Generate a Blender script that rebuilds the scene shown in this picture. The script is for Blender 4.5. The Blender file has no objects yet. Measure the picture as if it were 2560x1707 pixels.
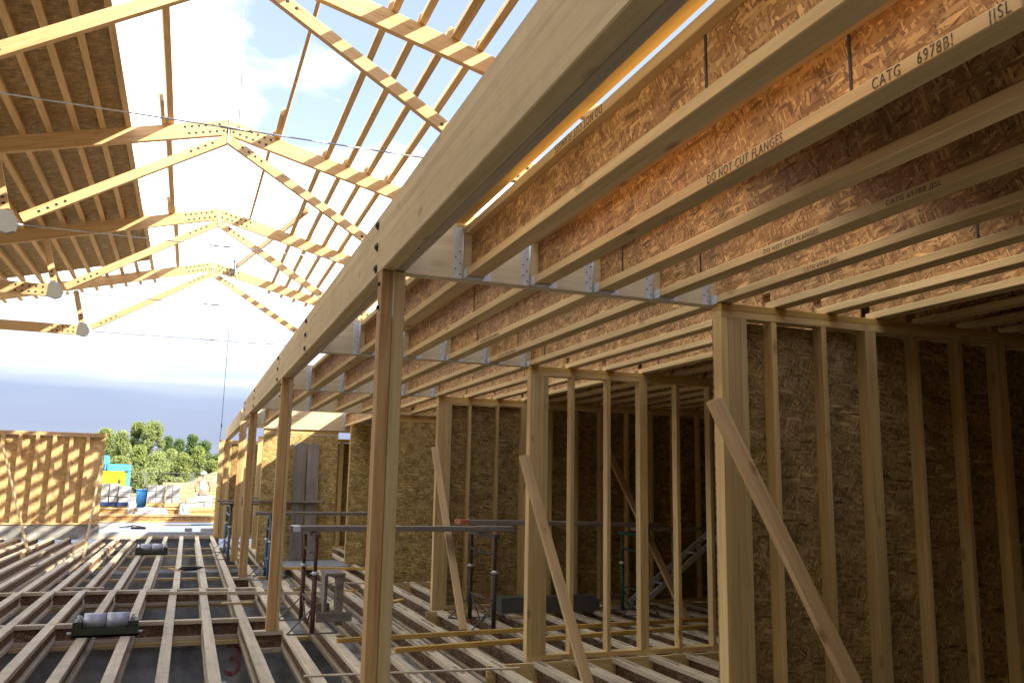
import bpy, bmesh, math, random
from mathutils import Vector, Matrix
random.seed(7)
C = bpy.context.scene.collection
R = math.radians
# ---------------------------------------------------------------- camera
cam_d = bpy.data.cameras.new('camera'); cam = bpy.data.objects.new('camera', cam_d); C.objects.link(cam)
bpy.context.scene.camera = cam
YAW, PIT, ROL, FPX = 0.3554, 0.1667, 0.0190, 2134.3
cam_d.sensor_width = 36; cam_d.lens = FPX/2560*36; cam_d.clip_end = 2000; cam_d.clip_start = 0.05
fw = Vector((math.sin(YAW)*math.cos(PIT), math.cos(YAW)*math.cos(PIT), math.sin(PIT)))
rt = Vector((math.cos(YAW), -math.sin(YAW), 0)); up = rt.cross(fw)
c_, s_ = math.cos(ROL), math.sin(ROL)
rt2 = rt*c_ + up*s_; up2 = up*c_ - rt*s_
cam.matrix_world = Matrix((( rt2.x, up2.x, -fw.x, 0), (rt2.y, up2.y, -fw.y, 0), (rt2.z, up2.z, -fw.z, 0), (0, 0, 0, 1)))
# ---------------------------------------------------------------- sun and sky
SUN = Vector((1.0, -0.90, 0.745)).normalized()
ELEV = math.asin(SUN.z); AZ = math.atan2(SUN.x, SUN.y)
sd = bpy.data.lights.new('sun', 'SUN'); sd.energy = 4.6; sd.angle = R(0.55); sd.color = (1.0, 0.88, 0.71)
so = bpy.data.objects.new('sun', sd); C.objects.link(so); so.location = SUN*60
so.rotation_euler = SUN.to_track_quat('Z', 'Y').to_euler()
W = bpy.data.worlds.new('World'); bpy.context.scene.world = W; W.use_nodes = True
def build_world():
    nt = W.node_tree; N = nt.nodes; L = nt.links; N.clear()
    out = N.new('ShaderNodeOutputWorld'); bg = N.new('ShaderNodeBackground'); bg.inputs[1].default_value = 0.13
    L.new(bg.outputs[0], out.inputs[0])
    sky = N.new('ShaderNodeTexSky'); sky.sky_type = 'NISHITA'; sky.sun_disc = False
    sky.sun_elevation = ELEV; sky.sun_rotation = AZ; sky.air_density = 1.3; sky.dust_density = 1.2; sky.ozone_density = 1.2
    tc = N.new('ShaderNodeTexCoord'); sep = N.new('ShaderNodeSeparateXYZ'); L.new(tc.outputs['Generated'], sep.inputs[0])
    def math_(op, a, b=None, c=None):
        m = N.new('ShaderNodeMath'); m.operation = op
        for i, v in enumerate((a, b, c)):
            if v is None: continue
            if isinstance(v, (int, float)): m.inputs[i].default_value = v
            else: L.new(v, m.inputs[i])
        return m.outputs[0]
    # cloud plane coordinates: dir.xy / (z + .12)
    z = math_('MAXIMUM', sep.outputs[2], 0.0); zz = math_('ADD', z, 0.12)
    cx = math_('DIVIDE', sep.outputs[0], zz); cy = math_('DIVIDE', sep.outputs[1], zz)
    cv = N.new('ShaderNodeCombineXYZ'); L.new(cx, cv.inputs[0]); L.new(cy, cv.inputs[1])
    n1 = N.new('ShaderNodeTexNoise'); n1.inputs['Scale'].default_value = 0.9; n1.inputs['Detail'].default_value = 6; n1.inputs['Roughness'].default_value = 0.55
    L.new(cv.outputs[0], n1.inputs['Vector'])
    n2 = N.new('ShaderNodeTexNoise'); n2.inputs['Scale'].default_value = 0.55; n2.inputs['Detail'].default_value = 4
    mp = N.new('ShaderNodeMapping'); mp.inputs['Location'].default_value = (3.1, 1.7, 5); mp.inputs['Scale'].default_value = (0.6, 1.5, 1)
    L.new(cv.outputs[0], mp.inputs[0]); L.new(mp.outputs[0], n2.inputs['Vector'])
    # bright cloud bank between 8 and 22 degrees in the north, thinner above
    el = math_('ADD', z, math_('MULTIPLY', math_('SUBTRACT', n1.outputs[0], 0.5), 0.16))
    ramp = N.new('ShaderNodeValToRGB'); L.new(el, ramp.inputs[0]); r = ramp.color_ramp; r.interpolation = 'EASE'
    r.elements[0].position = 0.0; r.elements[0].color = (0.9,)*3+(1,)
    r.elements[1].position = 0.385; r.elements[1].color = (0.0,)*3+(1,)
    e = r.elements.new(0.31); e.color = (1,)*3+(1,)
    # left-hand cloud: extend upward toward -x
    lft = math_('MULTIPLY', math_('SUBTRACT', math_('MULTIPLY', sep.outputs[0], -1.0), -0.015), 7.0)
    lft2 = math_('ADD', lft, math_('MULTIPLY', math_('SUBTRACT', n1.outputs[0], 0.5), 4.2))
    lc = N.new('ShaderNodeClamp'); L.new(lft2, lc.inputs[0])
    wisps = N.new('ShaderNodeMapRange'); L.new(n1.outputs[0], wisps.inputs[0]); wisps.inputs[1].default_value = 0.57; wisps.inputs[2].default_value = 0.85
    cov = math_('MAXIMUM', math_('MAXIMUM', ramp.outputs[0], math_('MULTIPLY', lc.outputs[0], 0.85)), math_('MULTIPLY', wisps.outputs[0], 0.8))
    # cloud brightness: grey-blue low bank, dazzling white above it
    el2 = math_('ADD', sep.outputs[2], math_('MULTIPLY', math_('SUBTRACT', n2.outputs[0], 0.5), 0.16))
    cr = N.new('ShaderNodeValToRGB'); L.new(el2, cr.inputs[0]); q = cr.color_ramp
    q.elements[0].position = 0.0; q.elements[0].color = (0.16, 0.19, 0.25, 1)
    q.elements[1].position = 0.22; q.elements[1].color = (1.7, 1.75, 1.8, 1)
    a = q.elements.new(0.04); a.color = (0.13, 0.165, 0.25, 1)
    a = q.elements.new(0.085); a.color = (0.155, 0.19, 0.275, 1)
    a = q.elements.new(0.12); a.color = (0.24, 0.275, 0.34, 1)
    a = q.elements.new(0.155); a.color = (0.5, 0.53, 0.58, 1)
    cm = N.new('ShaderNodeMix'); cm.data_type = 'RGBA'; cm.blend_type = 'MULTIPLY'; cm.inputs[0].default_value = 1
    sth = N.new('ShaderNodeMapRange'); L.new(math_('MULTIPLY_ADD', sep.outputs[2], 1.2, sep.outputs[1]), sth.inputs[0]); sth.inputs[1].default_value = -0.1; sth.inputs[2].default_value = 0.95; sth.inputs[3].default_value = 0.25*CLOUD; sth.inputs[4].default_value = CLOUD
    ccv = N.new('ShaderNodeCombineXYZ')
    for i_ in range(3): L.new(sth.outputs[0], ccv.inputs[i_])
    L.new(cr.outputs[0], cm.inputs[6]); L.new(ccv.outputs[0], cm.inputs[7])
    sk = N.new('ShaderNodeMix'); sk.data_type = 'RGBA'; sk.blend_type = 'MULTIPLY'; sk.inputs[0].default_value = 1
    L.new(sky.outputs[0], sk.inputs[6]); sk.inputs[7].default_value = (SKYG[0], SKYG[1], SKYG[2], 1)
    mx = N.new('ShaderNodeMix'); mx.data_type = 'RGBA'; L.new(math_('MAXIMUM', cov, 0.05), mx.inputs[0]); L.new(sk.outputs[2], mx.inputs[6]); L.new(cm.outputs[2], mx.inputs[7])
    L.new(mx.outputs[2], bg.inputs[0])
CLOUD = 9.2; SKYG = (0.98, 0.90, 1.12)
build_world()
vs = bpy.context.scene.view_settings
vs.view_transform = 'Standard'; vs.look = 'None'; vs.gamma = 1; vs.exposure = 1.32

# ---------------------------------------------------------------- materials
MATS = {}
def nodes(name):
    m = bpy.data.materials.new(name); m.use_nodes = True
    nt = m.node_tree; b = nt.nodes['Principled BSDF']; MATS[name] = m
    return m, nt, nt.nodes, nt.links, b
def ramp_(N, stops):
    r = N.new('ShaderNodeValToRGB'); e = r.color_ramp.elements
    e[0].position, e[0].color = stops[0][0], tuple(stops[0][1])+(1,)
    e[1].position, e[1].color = stops[-1][0], tuple(stops[-1][1])+(1,)
    for p, c in stops[1:-1]:
        x = e.new(p); x.color = tuple(c)+(1,)
    return r
def wood(name, light, dark, rough=0.7, knots=0.5, var=0.18, grain=1.0, dirt=0.0, lams=0.0):
    m, nt, N, L, b = nodes(name)
    tc = N.new('ShaderNodeTexCoord'); oi = N.new('ShaderNodeObjectInfo')
    off = N.new('ShaderNodeVectorMath'); off.operation = 'ADD'; L.new(tc.outputs['Object'], off.inputs[0])
    sc = N.new('ShaderNodeVectorMath'); sc.operation = 'SCALE'; sc.inputs[0].default_value = (37, 11, 23); L.new(oi.outputs['Random'], sc.inputs['Scale']); L.new(sc.outputs[0], off.inputs[1])
    mp = N.new('ShaderNodeMapping'); mp.inputs['Scale'].default_value = (1.1, 24*grain, 24*grain); L.new(off.outputs[0], mp.inputs[0])
    n = N.new('ShaderNodeTexNoise'); n.inputs['Scale'].default_value = 1.0; n.inputs['Detail'].default_value = 5; n.inputs['Roughness'].default_value = 0.6; n.inputs['Distortion'].default_value = 0.9
    L.new(mp.outputs[0], n.inputs['Vector'])
    mid = [(light[i]*0.6+dark[i]*0.4) for i in range(3)]
    r = ramp_(N, [(0.30, dark), (0.46, mid), (0.60, light)]); L.new(n.outputs[0], r.inputs[0])
    # broad boards of tone
    n2 = N.new('ShaderNodeTexNoise'); n2.inputs['Scale'].default_value = 1.0; n2.inputs['Detail'].default_value = 2
    mp2 = N.new('ShaderNodeMapping'); mp2.inputs['Scale'].default_value = (0.5, 5, 5); L.new(off.outputs[0], mp2.inputs[0]); L.new(mp2.outputs[0], n2.inputs['Vector'])
    mr = N.new('ShaderNodeMapRange'); mr.inputs[1].default_value = 0.3; mr.inputs[2].default_value = 0.7; mr.inputs[3].default_value = 1-var; mr.inputs[4].default_value = 1+var*0.6; L.new(n2.outputs[0], mr.inputs[0])
    mrr = N.new('ShaderNodeMapRange'); mrr.inputs[3].default_value = 1-var; mrr.inputs[4].default_value = 1+var*0.5; L.new(oi.outputs['Random'], mrr.inputs[0])
    mu = N.new('ShaderNodeMath'); mu.operation = 'MULTIPLY'; L.new(mr.outputs[0], mu.inputs[0]); L.new(mrr.outputs[0], mu.inputs[1])
    x = N.new('ShaderNodeVectorMath'); x.operation = 'SCALE'; L.new(r.outputs[0], x.inputs[0]); L.new(mu.outputs[0], x.inputs['Scale'])
    # knots
    vo = N.new('ShaderNodeTexVoronoi'); vo.feature = 'F1'; vo.inputs['Scale'].default_value = 1.0; vo.inputs['Randomness'].default_value = 1.0
    mp3 = N.new('ShaderNodeMapping'); mp3.inputs['Scale'].default_value = (2.4, 5.5, 5.5); L.new(off.outputs[0], mp3.inputs[0]); L.new(mp3.outputs[0], vo.inputs['Vector'])
    kr = ramp_(N, [(0.05, (1,)*3), (0.085, (0.65,)*3), (0.16, (0,)*3)]); L.new(vo.outputs['Distance'], kr.inputs[0])
    ks = N.new('ShaderNodeMath'); ks.operation = 'MULTIPLY'; L.new(kr.outputs[0], ks.inputs[0]); ks.inputs[1].default_value = knots
    mk = N.new('ShaderNodeMix'); mk.data_type = 'RGBA'; L.new(ks.outputs[0], mk.inputs[0]); L.new(x.outputs[0], mk.inputs[6]); mk.inputs[7].default_value = (dark[0]*0.45, dark[1]*0.33, dark[2]*0.22, 1)
    last = mk.outputs[2]
    if lams:   # glue lines between laminations stacked in local Z
        sp = N.new('ShaderNodeSeparateXYZ'); L.new(tc.outputs['Object'], sp.inputs[0])
        d = N.new('ShaderNodeMath'); d.operation = 'DIVIDE'; L.new(sp.outputs[2], d.inputs[0]); d.inputs[1].default_value = lams
        f = N.new('ShaderNodeMath'); f.operation = 'FLOOR'; L.new(d.outputs[0], f.inputs[0])
        wn = N.new('ShaderNodeTexWhiteNoise'); wn.noise_dimensions = '1D'; L.new(f.outputs[0], wn.inputs['W'])
        m2 = N.new('ShaderNodeMapRange'); m2.inputs[3].default_value = 0.88; m2.inputs[4].default_value = 1.07; L.new(wn.outputs['Value'], m2.inputs[0])
        y = N.new('ShaderNodeVectorMath'); y.operation = 'SCALE'; L.new(last, y.inputs[0]); L.new(m2.outputs[0], y.inputs['Scale']); last = y.outputs[0]
    if dirt:
        n4 = N.new('ShaderNodeTexNoise'); n4.inputs['Scale'].default_value = 3.5; n4.inputs['Detail'].default_value = 7; n4.inputs['Roughness'].default_value = 0.7; L.new(off.outputs[0], n4.inputs['Vector'])
        dr = ramp_(N, [(0.48, (0,)*3), (0.70, (dirt,)*3)]); L.new(n4.outputs[0], dr.inputs[0])
        md = N.new('ShaderNodeMix'); md.data_type = 'RGBA'; L.new(dr.outputs[0], md.inputs[0]); L.new(last, md.inputs[6]); md.inputs[7].default_value = (0.13, 0.11, 0.09, 1); last = md.outputs[2]
    L.new(last, b.inputs['Base Color']); b.inputs['Roughness'].default_value = rough; b.inputs['Specular IOR Level'].default_value = 0.25
    bp = N.new('ShaderNodeBump'); bp.inputs['Strength'].default_value = 0.25; bp.inputs['Distance'].default_value = 0.003; L.new(n.outputs[0], bp.inputs['Height']); L.new(bp.outputs[0], b.inputs['Normal'])
    return m
def osb(name, light, mid, dark, scale=1.0, rough=0.6):
    """flakes: two layers of stretched random cells turned different ways in the board's plane (local X-Z)"""
    m, nt, N, L, b = nodes(name)
    tc = N.new('ShaderNodeTexCoord'); oi = N.new('ShaderNodeObjectInfo')
    off = N.new('ShaderNodeVectorMath'); off.operation = 'ADD'; L.new(tc.outputs['Object'], off.inputs[0])
    sc = N.new('ShaderNodeVectorMath'); sc.operation = 'SCALE'; sc.inputs[0].default_value = (41, 0, 29); L.new(oi.outputs['Random'], sc.inputs['Scale']); L.new(sc.outputs[0], off.inputs[1])
    wn = N.new('ShaderNodeTexNoise'); wn.inputs['Scale'].default_value = 6*scale; wn.inputs['Detail'].default_value = 2; L.new(off.outputs[0], wn.inputs['Vector'])
    wv = N.new('ShaderNodeVectorMath'); wv.operation = 'SCALE'; L.new(wn.outputs['Color'], wv.inputs[0]); wv.inputs['Scale'].default_value = 0.035/scale
    ad = N.new('ShaderNodeVectorMath'); ad.operation = 'ADD'; L.new(off.outputs[0], ad.inputs[0]); L.new(wv.outputs[0], ad.inputs[1])
    cols = []
    for k, (ang, sx, sz) in enumerate([(0.55, 15, 95), (-0.85, 17, 80), (1.9, 22, 120), (0.05, 13, 70)]):
        mp = N.new('ShaderNodeMapping'); mp.vector_type = 'TEXTURE'
        mp.inputs['Rotation'].default_value = (0, ang, 0); mp.inputs['Scale'].default_value = (1/(sx*scale), 0.4, 1/(sz*scale)); mp.inputs['Location'].default_value = (k*0.37, 0, k*0.21)
        L.new(ad.outputs[0], mp.inputs[0])
        v = N.new('ShaderNodeTexVoronoi'); v.inputs['Scale'].default_value = 1; L.new(mp.outputs[0], v.inputs['Vector'])
        s = N.new('ShaderNodeSeparateColor'); L.new(v.outputs['Color'], s.inputs[0]); cols.append(s)
    sel = N.new('ShaderNodeTexNoise'); sel.inputs['Scale'].default_value = 22*scale; sel.inputs['Detail'].default_value = 3; L.new(off.outputs[0], sel.inputs['Vector'])
    def mixf(f, a, c):
        x = N.new('ShaderNodeMix'); x.data_type = 'FLOAT'; L.new(f, x.inputs[0]); L.new(a, x.inputs[2]); L.new(c, x.inputs[3]); return x.outputs[0]
    def gt(a, t):
        x = N.new('ShaderNodeMath'); x.operation = 'GREATER_THAN'; L.new(a, x.inputs[0]); x.inputs[1].default_value = t; return x.outputs[0]
    v1 = mixf(gt(cols[0].outputs[1], 0.55), cols[0].outputs[0], cols[1].outputs[0])
    v2 = mixf(gt(cols[2].outputs[1], 0.6), v1, cols[2].outputs[0])
    v3 = mixf(gt(cols[3].outputs[1], 0.72), v2, cols[3].outputs[0])
    r = ramp_(N, [(0.0, dark), (0.14, [0.45*mid[i]+0.55*dark[i] for i in range(3)]), (0.48, mid), (0.74, [0.55*mid[i]+0.45*light[i] for i in range(3)]), (0.88, light), (1.0, [min(1, c*1.22) for c in light])]); L.new(v3, r.inputs[0])
    fn = N.new('ShaderNodeTexNoise'); fn.inputs['Scale'].default_value = 7.0; fn.inputs['Detail'].default_value = 5; L.new(off.outputs[0], fn.inputs['Vector'])
    mr = N.new('ShaderNodeMapRange'); mr.inputs[1].default_value = 0.3; mr.inputs[2].default_value = 0.7; mr.inputs[3].default_value = 0.66; mr.inputs[4].default_value = 1.2; L.new(fn.outputs[0], mr.inputs[0])
    x = N.new('ShaderNodeVectorMath'); x.operation = 'SCALE'; L.new(r.outputs[0], x.inputs[0]); L.new(mr.outputs[0], x.inputs['Scale'])
    L.new(x.outputs[0], b.inputs['Base Color']); b.inputs['Roughness'].default_value = rough; b.inputs['Specular IOR Level'].default_value = 0.15
    bp = N.new('ShaderNodeBump'); bp.inputs['Strength'].default_value = 0.35; bp.inputs['Distance'].default_value = 0.004; L.new(v3, bp.inputs['Height']); L.new(bp.outputs[0], b.inputs['Normal'])
    return m
def plain(name, col, rough=0.6, metal=0.0, var=0.15, scale=8, spec=0.4, bump=0.0, dark=None, lo=0.4, hi=0.65):
    m, nt, N, L, b = nodes(name)
    tc = N.new('ShaderNodeTexCoord'); n = N.new('ShaderNodeTexNoise'); n.inputs['Scale'].default_value = scale; n.inputs['Detail'].default_value = 6; n.inputs['Roughness'].default_value = 0.65
    L.new(tc.outputs['Object'], n.inputs['Vector'])
    d = dark or [c*(1-var*2) for c in col]
    r = ramp_(N, [(lo, d), (hi, col)]); L.new(n.outputs[0], r.inputs[0]); L.new(r.outputs[0], b.inputs['Base Color'])
    b.inputs['Roughness'].default_value = rough; b.inputs['Metallic'].default_value = metal; b.inputs['Specular IOR Level'].default_value = spec
    if bump:
        bp = N.new('ShaderNodeBump'); bp.inputs['Strength'].default_value = bump; bp.inputs['Distance'].default_value = 0.01; L.new(n.outputs[0], bp.inputs['Height']); L.new(bp.outputs[0], b.inputs['Normal'])
    return m
GLU = wood('glulam_wood', (0.76, 0.60, 0.33), (0.64, 0.48, 0.24), dirt=0.16, knots=0.6, var=0.07, grain=0.8, lams=0.045)
TRW = wood('truss_wood', (0.68, 0.48, 0.25), (0.52, 0.33, 0.15), knots=0.35, var=0.10)
FLG = wood('flange_wood', (0.72, 0.53, 0.26), (0.57, 0.39, 0.17), knots=0.7, var=0.12)
FLR = wood('floor_flange_wood', (0.66, 0.56, 0.40), (0.52, 0.43, 0.29), knots=0.4, var=0.14, dirt=0.35)
DULL = wood('dull_planed_wood', (0.60, 0.50, 0.35), (0.50, 0.40, 0.26), knots=0.2, var=0.1)
PAL = wood('pale_planed_wood', (0.80, 0.68, 0.44), (0.70, 0.57, 0.34), knots=0.25, var=0.06, lams=0.045)  # pale planed timber, lightened further to stand in for skylight
STU = wood('stud_wood', (0.72, 0.53, 0.24), (0.56, 0.38, 0.15), knots=0.6, var=0.16)
YEL = wood('yellow_plate_wood', (0.66, 0.43, 0.12), (0.50, 0.30, 0.08), knots=0.5, var=0.12)
RED = wood('heartwood', (0.60, 0.39, 0.17), (0.36, 0.19, 0.07), knots=0.4, var=0.12, grain=0.9)
OLV = wood('sapwood', (0.62, 0.49, 0.25), (0.50, 0.37, 0.17), knots=0.35, var=0.1)
BRC = wood('brace_wood', (0.60, 0.43, 0.22), (0.42, 0.27, 0.13), knots=0.9, var=0.12)
GRY = wood('weathered_board_wood', (0.30, 0.265, 0.23), (0.18, 0.15, 0.13), knots=0.3, var=0.16, dirt=0.5)
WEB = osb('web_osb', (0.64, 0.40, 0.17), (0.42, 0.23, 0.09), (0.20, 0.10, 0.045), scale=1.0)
WBF = osb('dusty_web_osb', (0.30, 0.20, 0.12), (0.21, 0.13, 0.075), (0.10, 0.06, 0.035), scale=0.9)  # dusty webs, also darkened for the shade between floor joists
OSD = osb('brown_osb', (0.44, 0.32, 0.14), (0.31, 0.21, 0.085), (0.14, 0.085, 0.03), scale=0.95)  # brown board, darkened further to stand in for room shade
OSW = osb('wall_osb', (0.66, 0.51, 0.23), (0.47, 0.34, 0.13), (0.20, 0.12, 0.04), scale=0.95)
OSR = osb('roof_osb', (0.46, 0.33, 0.15), (0.38, 0.26, 0.11), (0.24, 0.15, 0.06), scale=0.9)
OSL = osb('new_osb', (0.72, 0.56, 0.30), (0.64, 0.48, 0.24), (0.46, 0.32, 0.14), scale=1.0)  # wall OSB lightened so the far-left panel reads as sunlit
STL = plain('galvanised_steel', (0.74, 0.77, 0.80), rough=0.45, metal=0.3, var=0.08, scale=30)
PLT = plain('grey_primed_steel', (0.15, 0.155, 0.15), rough=0.55, metal=0.2, var=0.06)
ROD = plain('bare_steel', (0.50, 0.52, 0.56), rough=0.35, metal=0.8, var=0.08)
DRK = plain('dark_steel', (0.05, 0.05, 0.05), rough=0.6)
RST = plain('rusty_steel', (0.16, 0.07, 0.05), rough=0.8, dark=(0.07, 0.04, 0.035), scale=20)
GRN = plain('dark_green_steel', (0.045, 0.06, 0.055), rough=0.6, dark=(0.06, 0.035, 0.03), scale=20)
BLU = plain('blue_steel', (0.06, 0.19, 0.34), rough=0.5, dark=(0.04, 0.09, 0.15), scale=15)
GR2 = plain('green_steel', (0.05, 0.16, 0.10), rough=0.5, scale=15)
OLG = plain('olive_cast_metal', (0.055, 0.065, 0.04), rough=0.6, scale=12)
ROL = plain('brushed_roller_metal', (0.52, 0.56, 0.64), rough=0.45, metal=0.35, var=0.05, scale=20)
CON = plain('concrete', (0.46, 0.465, 0.46), rough=0.9, var=0.25, scale=2.5, bump=0.3)
CO2 = plain('pit_concrete', (0.55, 0.56, 0.55), rough=0.9, var=0.3, scale=1.5, bump=0.3)
SLB = plain('slab_membrane', (0.42, 0.47, 0.56), rough=0.5, var=0.15, scale=1.2)
GND = plain('sandy_soil', (0.36, 0.32, 0.24), rough=1, var=0.25, scale=0.5, bump=0.5)
GRS = plain('rough_grass', (0.11, 0.16, 0.045), rough=1, dark=(0.28, 0.25, 0.15), scale=0.35)
BLK = plain('concrete_block', (0.52, 0.51, 0.50), rough=0.95, var=0.1, scale=6, bump=0.3)
WHT = plain('white_wrap', (0.75, 0.74, 0.76), rough=0.4, var=0.12, scale=3, bump=0.5)
BPL = plain('blue_plastic', (0.08, 0.40, 0.90), rough=0.35, var=0.1)
NVY = plain('navy_pallet', (0.03, 0.06, 0.20), rough=0.7)
YPT = plain('yellow_paint', (0.85, 0.58, 0.03), rough=0.4, var=0.08, scale=2)
CYN = plain('sky_blue_paint', (0.10, 0.42, 0.68), rough=0.4, var=0.08)
BLA = plain('black_rubber', (0.02, 0.02, 0.022), rough=0.7)
INK = plain('black_ink', (0.28, 0.20, 0.12), rough=0.8, dark=(0.05, 0.04, 0.035), scale=90, lo=0.46, hi=0.60)
RPT = plain('red_spray_paint', (0.32, 0.06, 0.05), rough=0.9, dark=(0.36, 0.22, 0.20), scale=16, lo=0.42, hi=0.56)
ORG = plain('orange_plastic', (0.50, 0.19, 0.08), rough=0.5)
CLP = plain('blue_clamp', (0.05, 0.15, 0.30), rough=0.5)

# ---------------------------------------------------------------- mesh helpers
def tag(o, label=None, cat=None, group=None, kind=None):
    if label: o['label'] = label
    if cat: o['category'] = cat
    if group: o['group'] = group
    if kind: o['kind'] = kind
    return o
def add_box(bm, lo, hi, M=None):
    vs = [bm.verts.new((x, y, z)) for x in (lo[0], hi[0]) for y in (lo[1], hi[1]) for z in (lo[2], hi[2])]
    if M is not None:
        for v in vs: v.co = M @ v.co
    for f in ((0,1,3,2), (4,6,7,5), (0,4,5,1), (2,3,7,6), (0,2,6,4), (1,5,7,3)):
        bm.faces.new([vs[i] for i in f])
    return vs
def add_cyl(bm, p0, p1, r, n=10, r2=None, caps=True):
    p0, p1 = Vector(p0), Vector(p1); d = (p1-p0); q = d.to_track_quat('Z', 'Y').to_matrix(); r2 = r if r2 is None else r2
    a = []; b = []
    for i in range(n):
        t = 2*math.pi*i/n; e = q @ Vector((math.cos(t), math.sin(t), 0))
        a.append(bm.verts.new(p0+e*r)); b.append(bm.verts.new(p1+e*r2))
    for i in range(n):
        f = bm.faces.new((a[i], a[(i+1) % n], b[(i+1) % n], b[i])); f.smooth = True
    if caps: bm.faces.new(a[::-1]); bm.faces.new(b)
def add_tube(bm, pts, r, n=8):
    for a, b in zip(pts[:-1], pts[1:]): add_cyl(bm, a, b, r, n)
def add_prism(bm, pts, y0, y1):
    """polygon in XZ extruded in Y"""
    a = [bm.verts.new((x, y0, z)) for x, z in pts]; b = [bm.verts.new((x, y1, z)) for x, z in pts]
    n = len(pts)
    for i in range(n): bm.faces.new((a[i], a[(i+1) % n], b[(i+1) % n], b[i]))
    bm.faces.new(a[::-1]); bm.faces.new(b)
def finish(bm, name):
    bmesh.ops.recalc_face_normals(bm, faces=bm.faces[:])
    me = bpy.data.meshes.new(name); bm.to_mesh(me); bm.free(); return me
def link(name, me, mat, parent=None, M=None):
    if me.materials: pass
    else: me.materials.append(mat)
    o = bpy.data.objects.new(name, me); C.objects.link(o)
    if parent is not None: o.parent = parent
    if M is not None: o.matrix_local = M
    return o
def obj(name, bm, mat, parent=None, M=None): return link(name, finish(bm, name), mat, parent, M)
def empty(name, loc=(0, 0, 0), rotz=0, M=None):
    o = bpy.data.objects.new(name, None); C.objects.link(o); o.empty_display_size = 0.1
    if M is not None: o.matrix_world = M
    else: o.location = loc; o.rotation_euler = (0, 0, rotz)
    return o
CACHE = {}
def box_mesh(L, w, h, mat, bevel=0.0, key='c', y0=None, z0=None):
    """local X 0..L, Y centred (or from y0), Z centred (or from z0)"""
    k = (round(L, 3), round(w, 4), round(h, 4), mat.name, bevel, y0, z0)
    if k in CACHE: return CACHE[k]
    bm = bmesh.new(); a = -w/2 if y0 is None else y0; b = -h/2 if z0 is None else z0
    add_box(bm, (0, a, b), (L, a+w, b+h))
    if bevel: bmesh.ops.bevel(bm, geom=bm.edges[:], offset=bevel, segments=1, affect='EDGES')
    me = finish(bm, 'timber'); me.materials.append(mat); CACHE[k] = me; return me
def frame(p0, p1, upv=(0, 0, 1)):
    p0, p1 = Vector(p0), Vector(p1); x = (p1-p0).normalized(); u = Vector(upv)
    z = (u - x*u.dot(x)).normalized(); y = z.cross(x)
    return Matrix(((x.x, y.x, z.x, p0.x), (x.y, y.y, z.y, p0.y), (x.z, y.z, z.z, p0.z), (0, 0, 0, 1))), (p1-p0).length
def timber(name, p0, p1, w, h, mat, parent=None, upv=(0, 0, 1), bevel=0.003):
    """beam centred on the line p0-p1; w across (local Y), h along upv (local Z)"""
    M, L = frame(p0, p1, upv)
    o = link(name, box_mesh(L, w, h, mat, bevel), mat)
    if parent is not None: o.parent = parent; o.matrix_local = M
    else: o.matrix_world = M
    return o
def text(name, body, size, mat, parent, M, depth=0.0006, sx=1.0, space=1.0):
    ck = ('txt', body, size, mat.name, depth, sx, space)
    if ck in CACHE:
        o = bpy.data.objects.new(name, CACHE[ck]); C.objects.link(o); o.parent = parent; o.matrix_local = M; return o
    cu = bpy.data.curves.new('t', 'FONT'); cu.body = body; cu.size = size; cu.extrude = depth; cu.space_character = space
    t = bpy.data.objects.new('t', cu); C.objects.link(t); bpy.context.view_layer.update()
    me = bpy.data.meshes.new_from_object(t.evaluated_get(bpy.context.evaluated_depsgraph_get()))
    bpy.data.objects.remove(t); me.transform(Matrix.Diagonal((sx, 1, 1, 1)))
    me.materials.clear(); me.materials.append(mat); CACHE[ck] = me
    o = bpy.data.objects.new(name, me); C.objects.link(o)
    if parent is not None: o.parent = parent; o.matrix_local = M
    else: o.matrix_world = M
    return o
ORD = ['first','second','third','fourth','fifth','sixth','seventh','eighth','ninth','tenth','eleventh','twelfth','thirteenth','fourteenth','fifteenth','sixteenth','seventeenth','eighteenth','nineteenth','twentieth','twenty-first','twenty-second','twenty-third','twenty-fourth']
FH = 0.22; ZF = -1.568; ZB = 1.132; XL, XR = 0.893, 1.024

# ---------------------------------------------------------------- ground, pit, slab
def sheet(name, rects, mat, label=None):
    bm = bmesh.new()
    for x0, y0, x1, y1, z in rects:
        bm.faces.new([bm.verts.new(p) for p in ((x0, y0, z), (x1, y0, z), (x1, y1, z), (x0, y1, z))])
    return tag(obj(name, bm, mat), kind='structure')
G = -1.47
PX0, PX1, PY0, PY1 = -8.4, 8.6, -3.0, 26.2
sheet('ground', [(-600, -500, PX0, 900, G), (PX1, -500, 600, 900, G), (PX0, -500, PX1, PY0, G), (PX0, PY1, PX1, 900, G)], GND)
sheet('pit_floor', [(PX0, PY0, PX1, PY1, -2.45)], CO2)
sheet('grass_field', [(-300, 78, 300, 700, G+0.02)], GRS)
bm = bmesh.new(); add_box(bm, (-2.2, 26.16, -1.9), (0.95, 31.6, -1.46)); tag(obj('concrete_slab', bm, SLB), kind='structure')
for nm, lo, hi, lb in [('foundation_wall', (PX0, PY1-0.02, -2.95), (PX1, PY1+0.12, -1.9), 'grey concrete foundation wall at the far end of the floor void'),
                   ('foundation_wall', (PX0-0.2, PY0, -2.95), (PX0, PY1-0.03, -1.6), 'grey concrete foundation wall along the left side of the floor void'),
                   ('foundation_wall', (PX1, PY0, -2.95), (PX1+0.2, PY1-0.03, -1.6), 'grey concrete foundation wall along the right side of the floor void')]:
    bm = bmesh.new(); add_box(bm, lo, hi); tag(obj(nm, bm, CO2), lb, 'wall')

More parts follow.
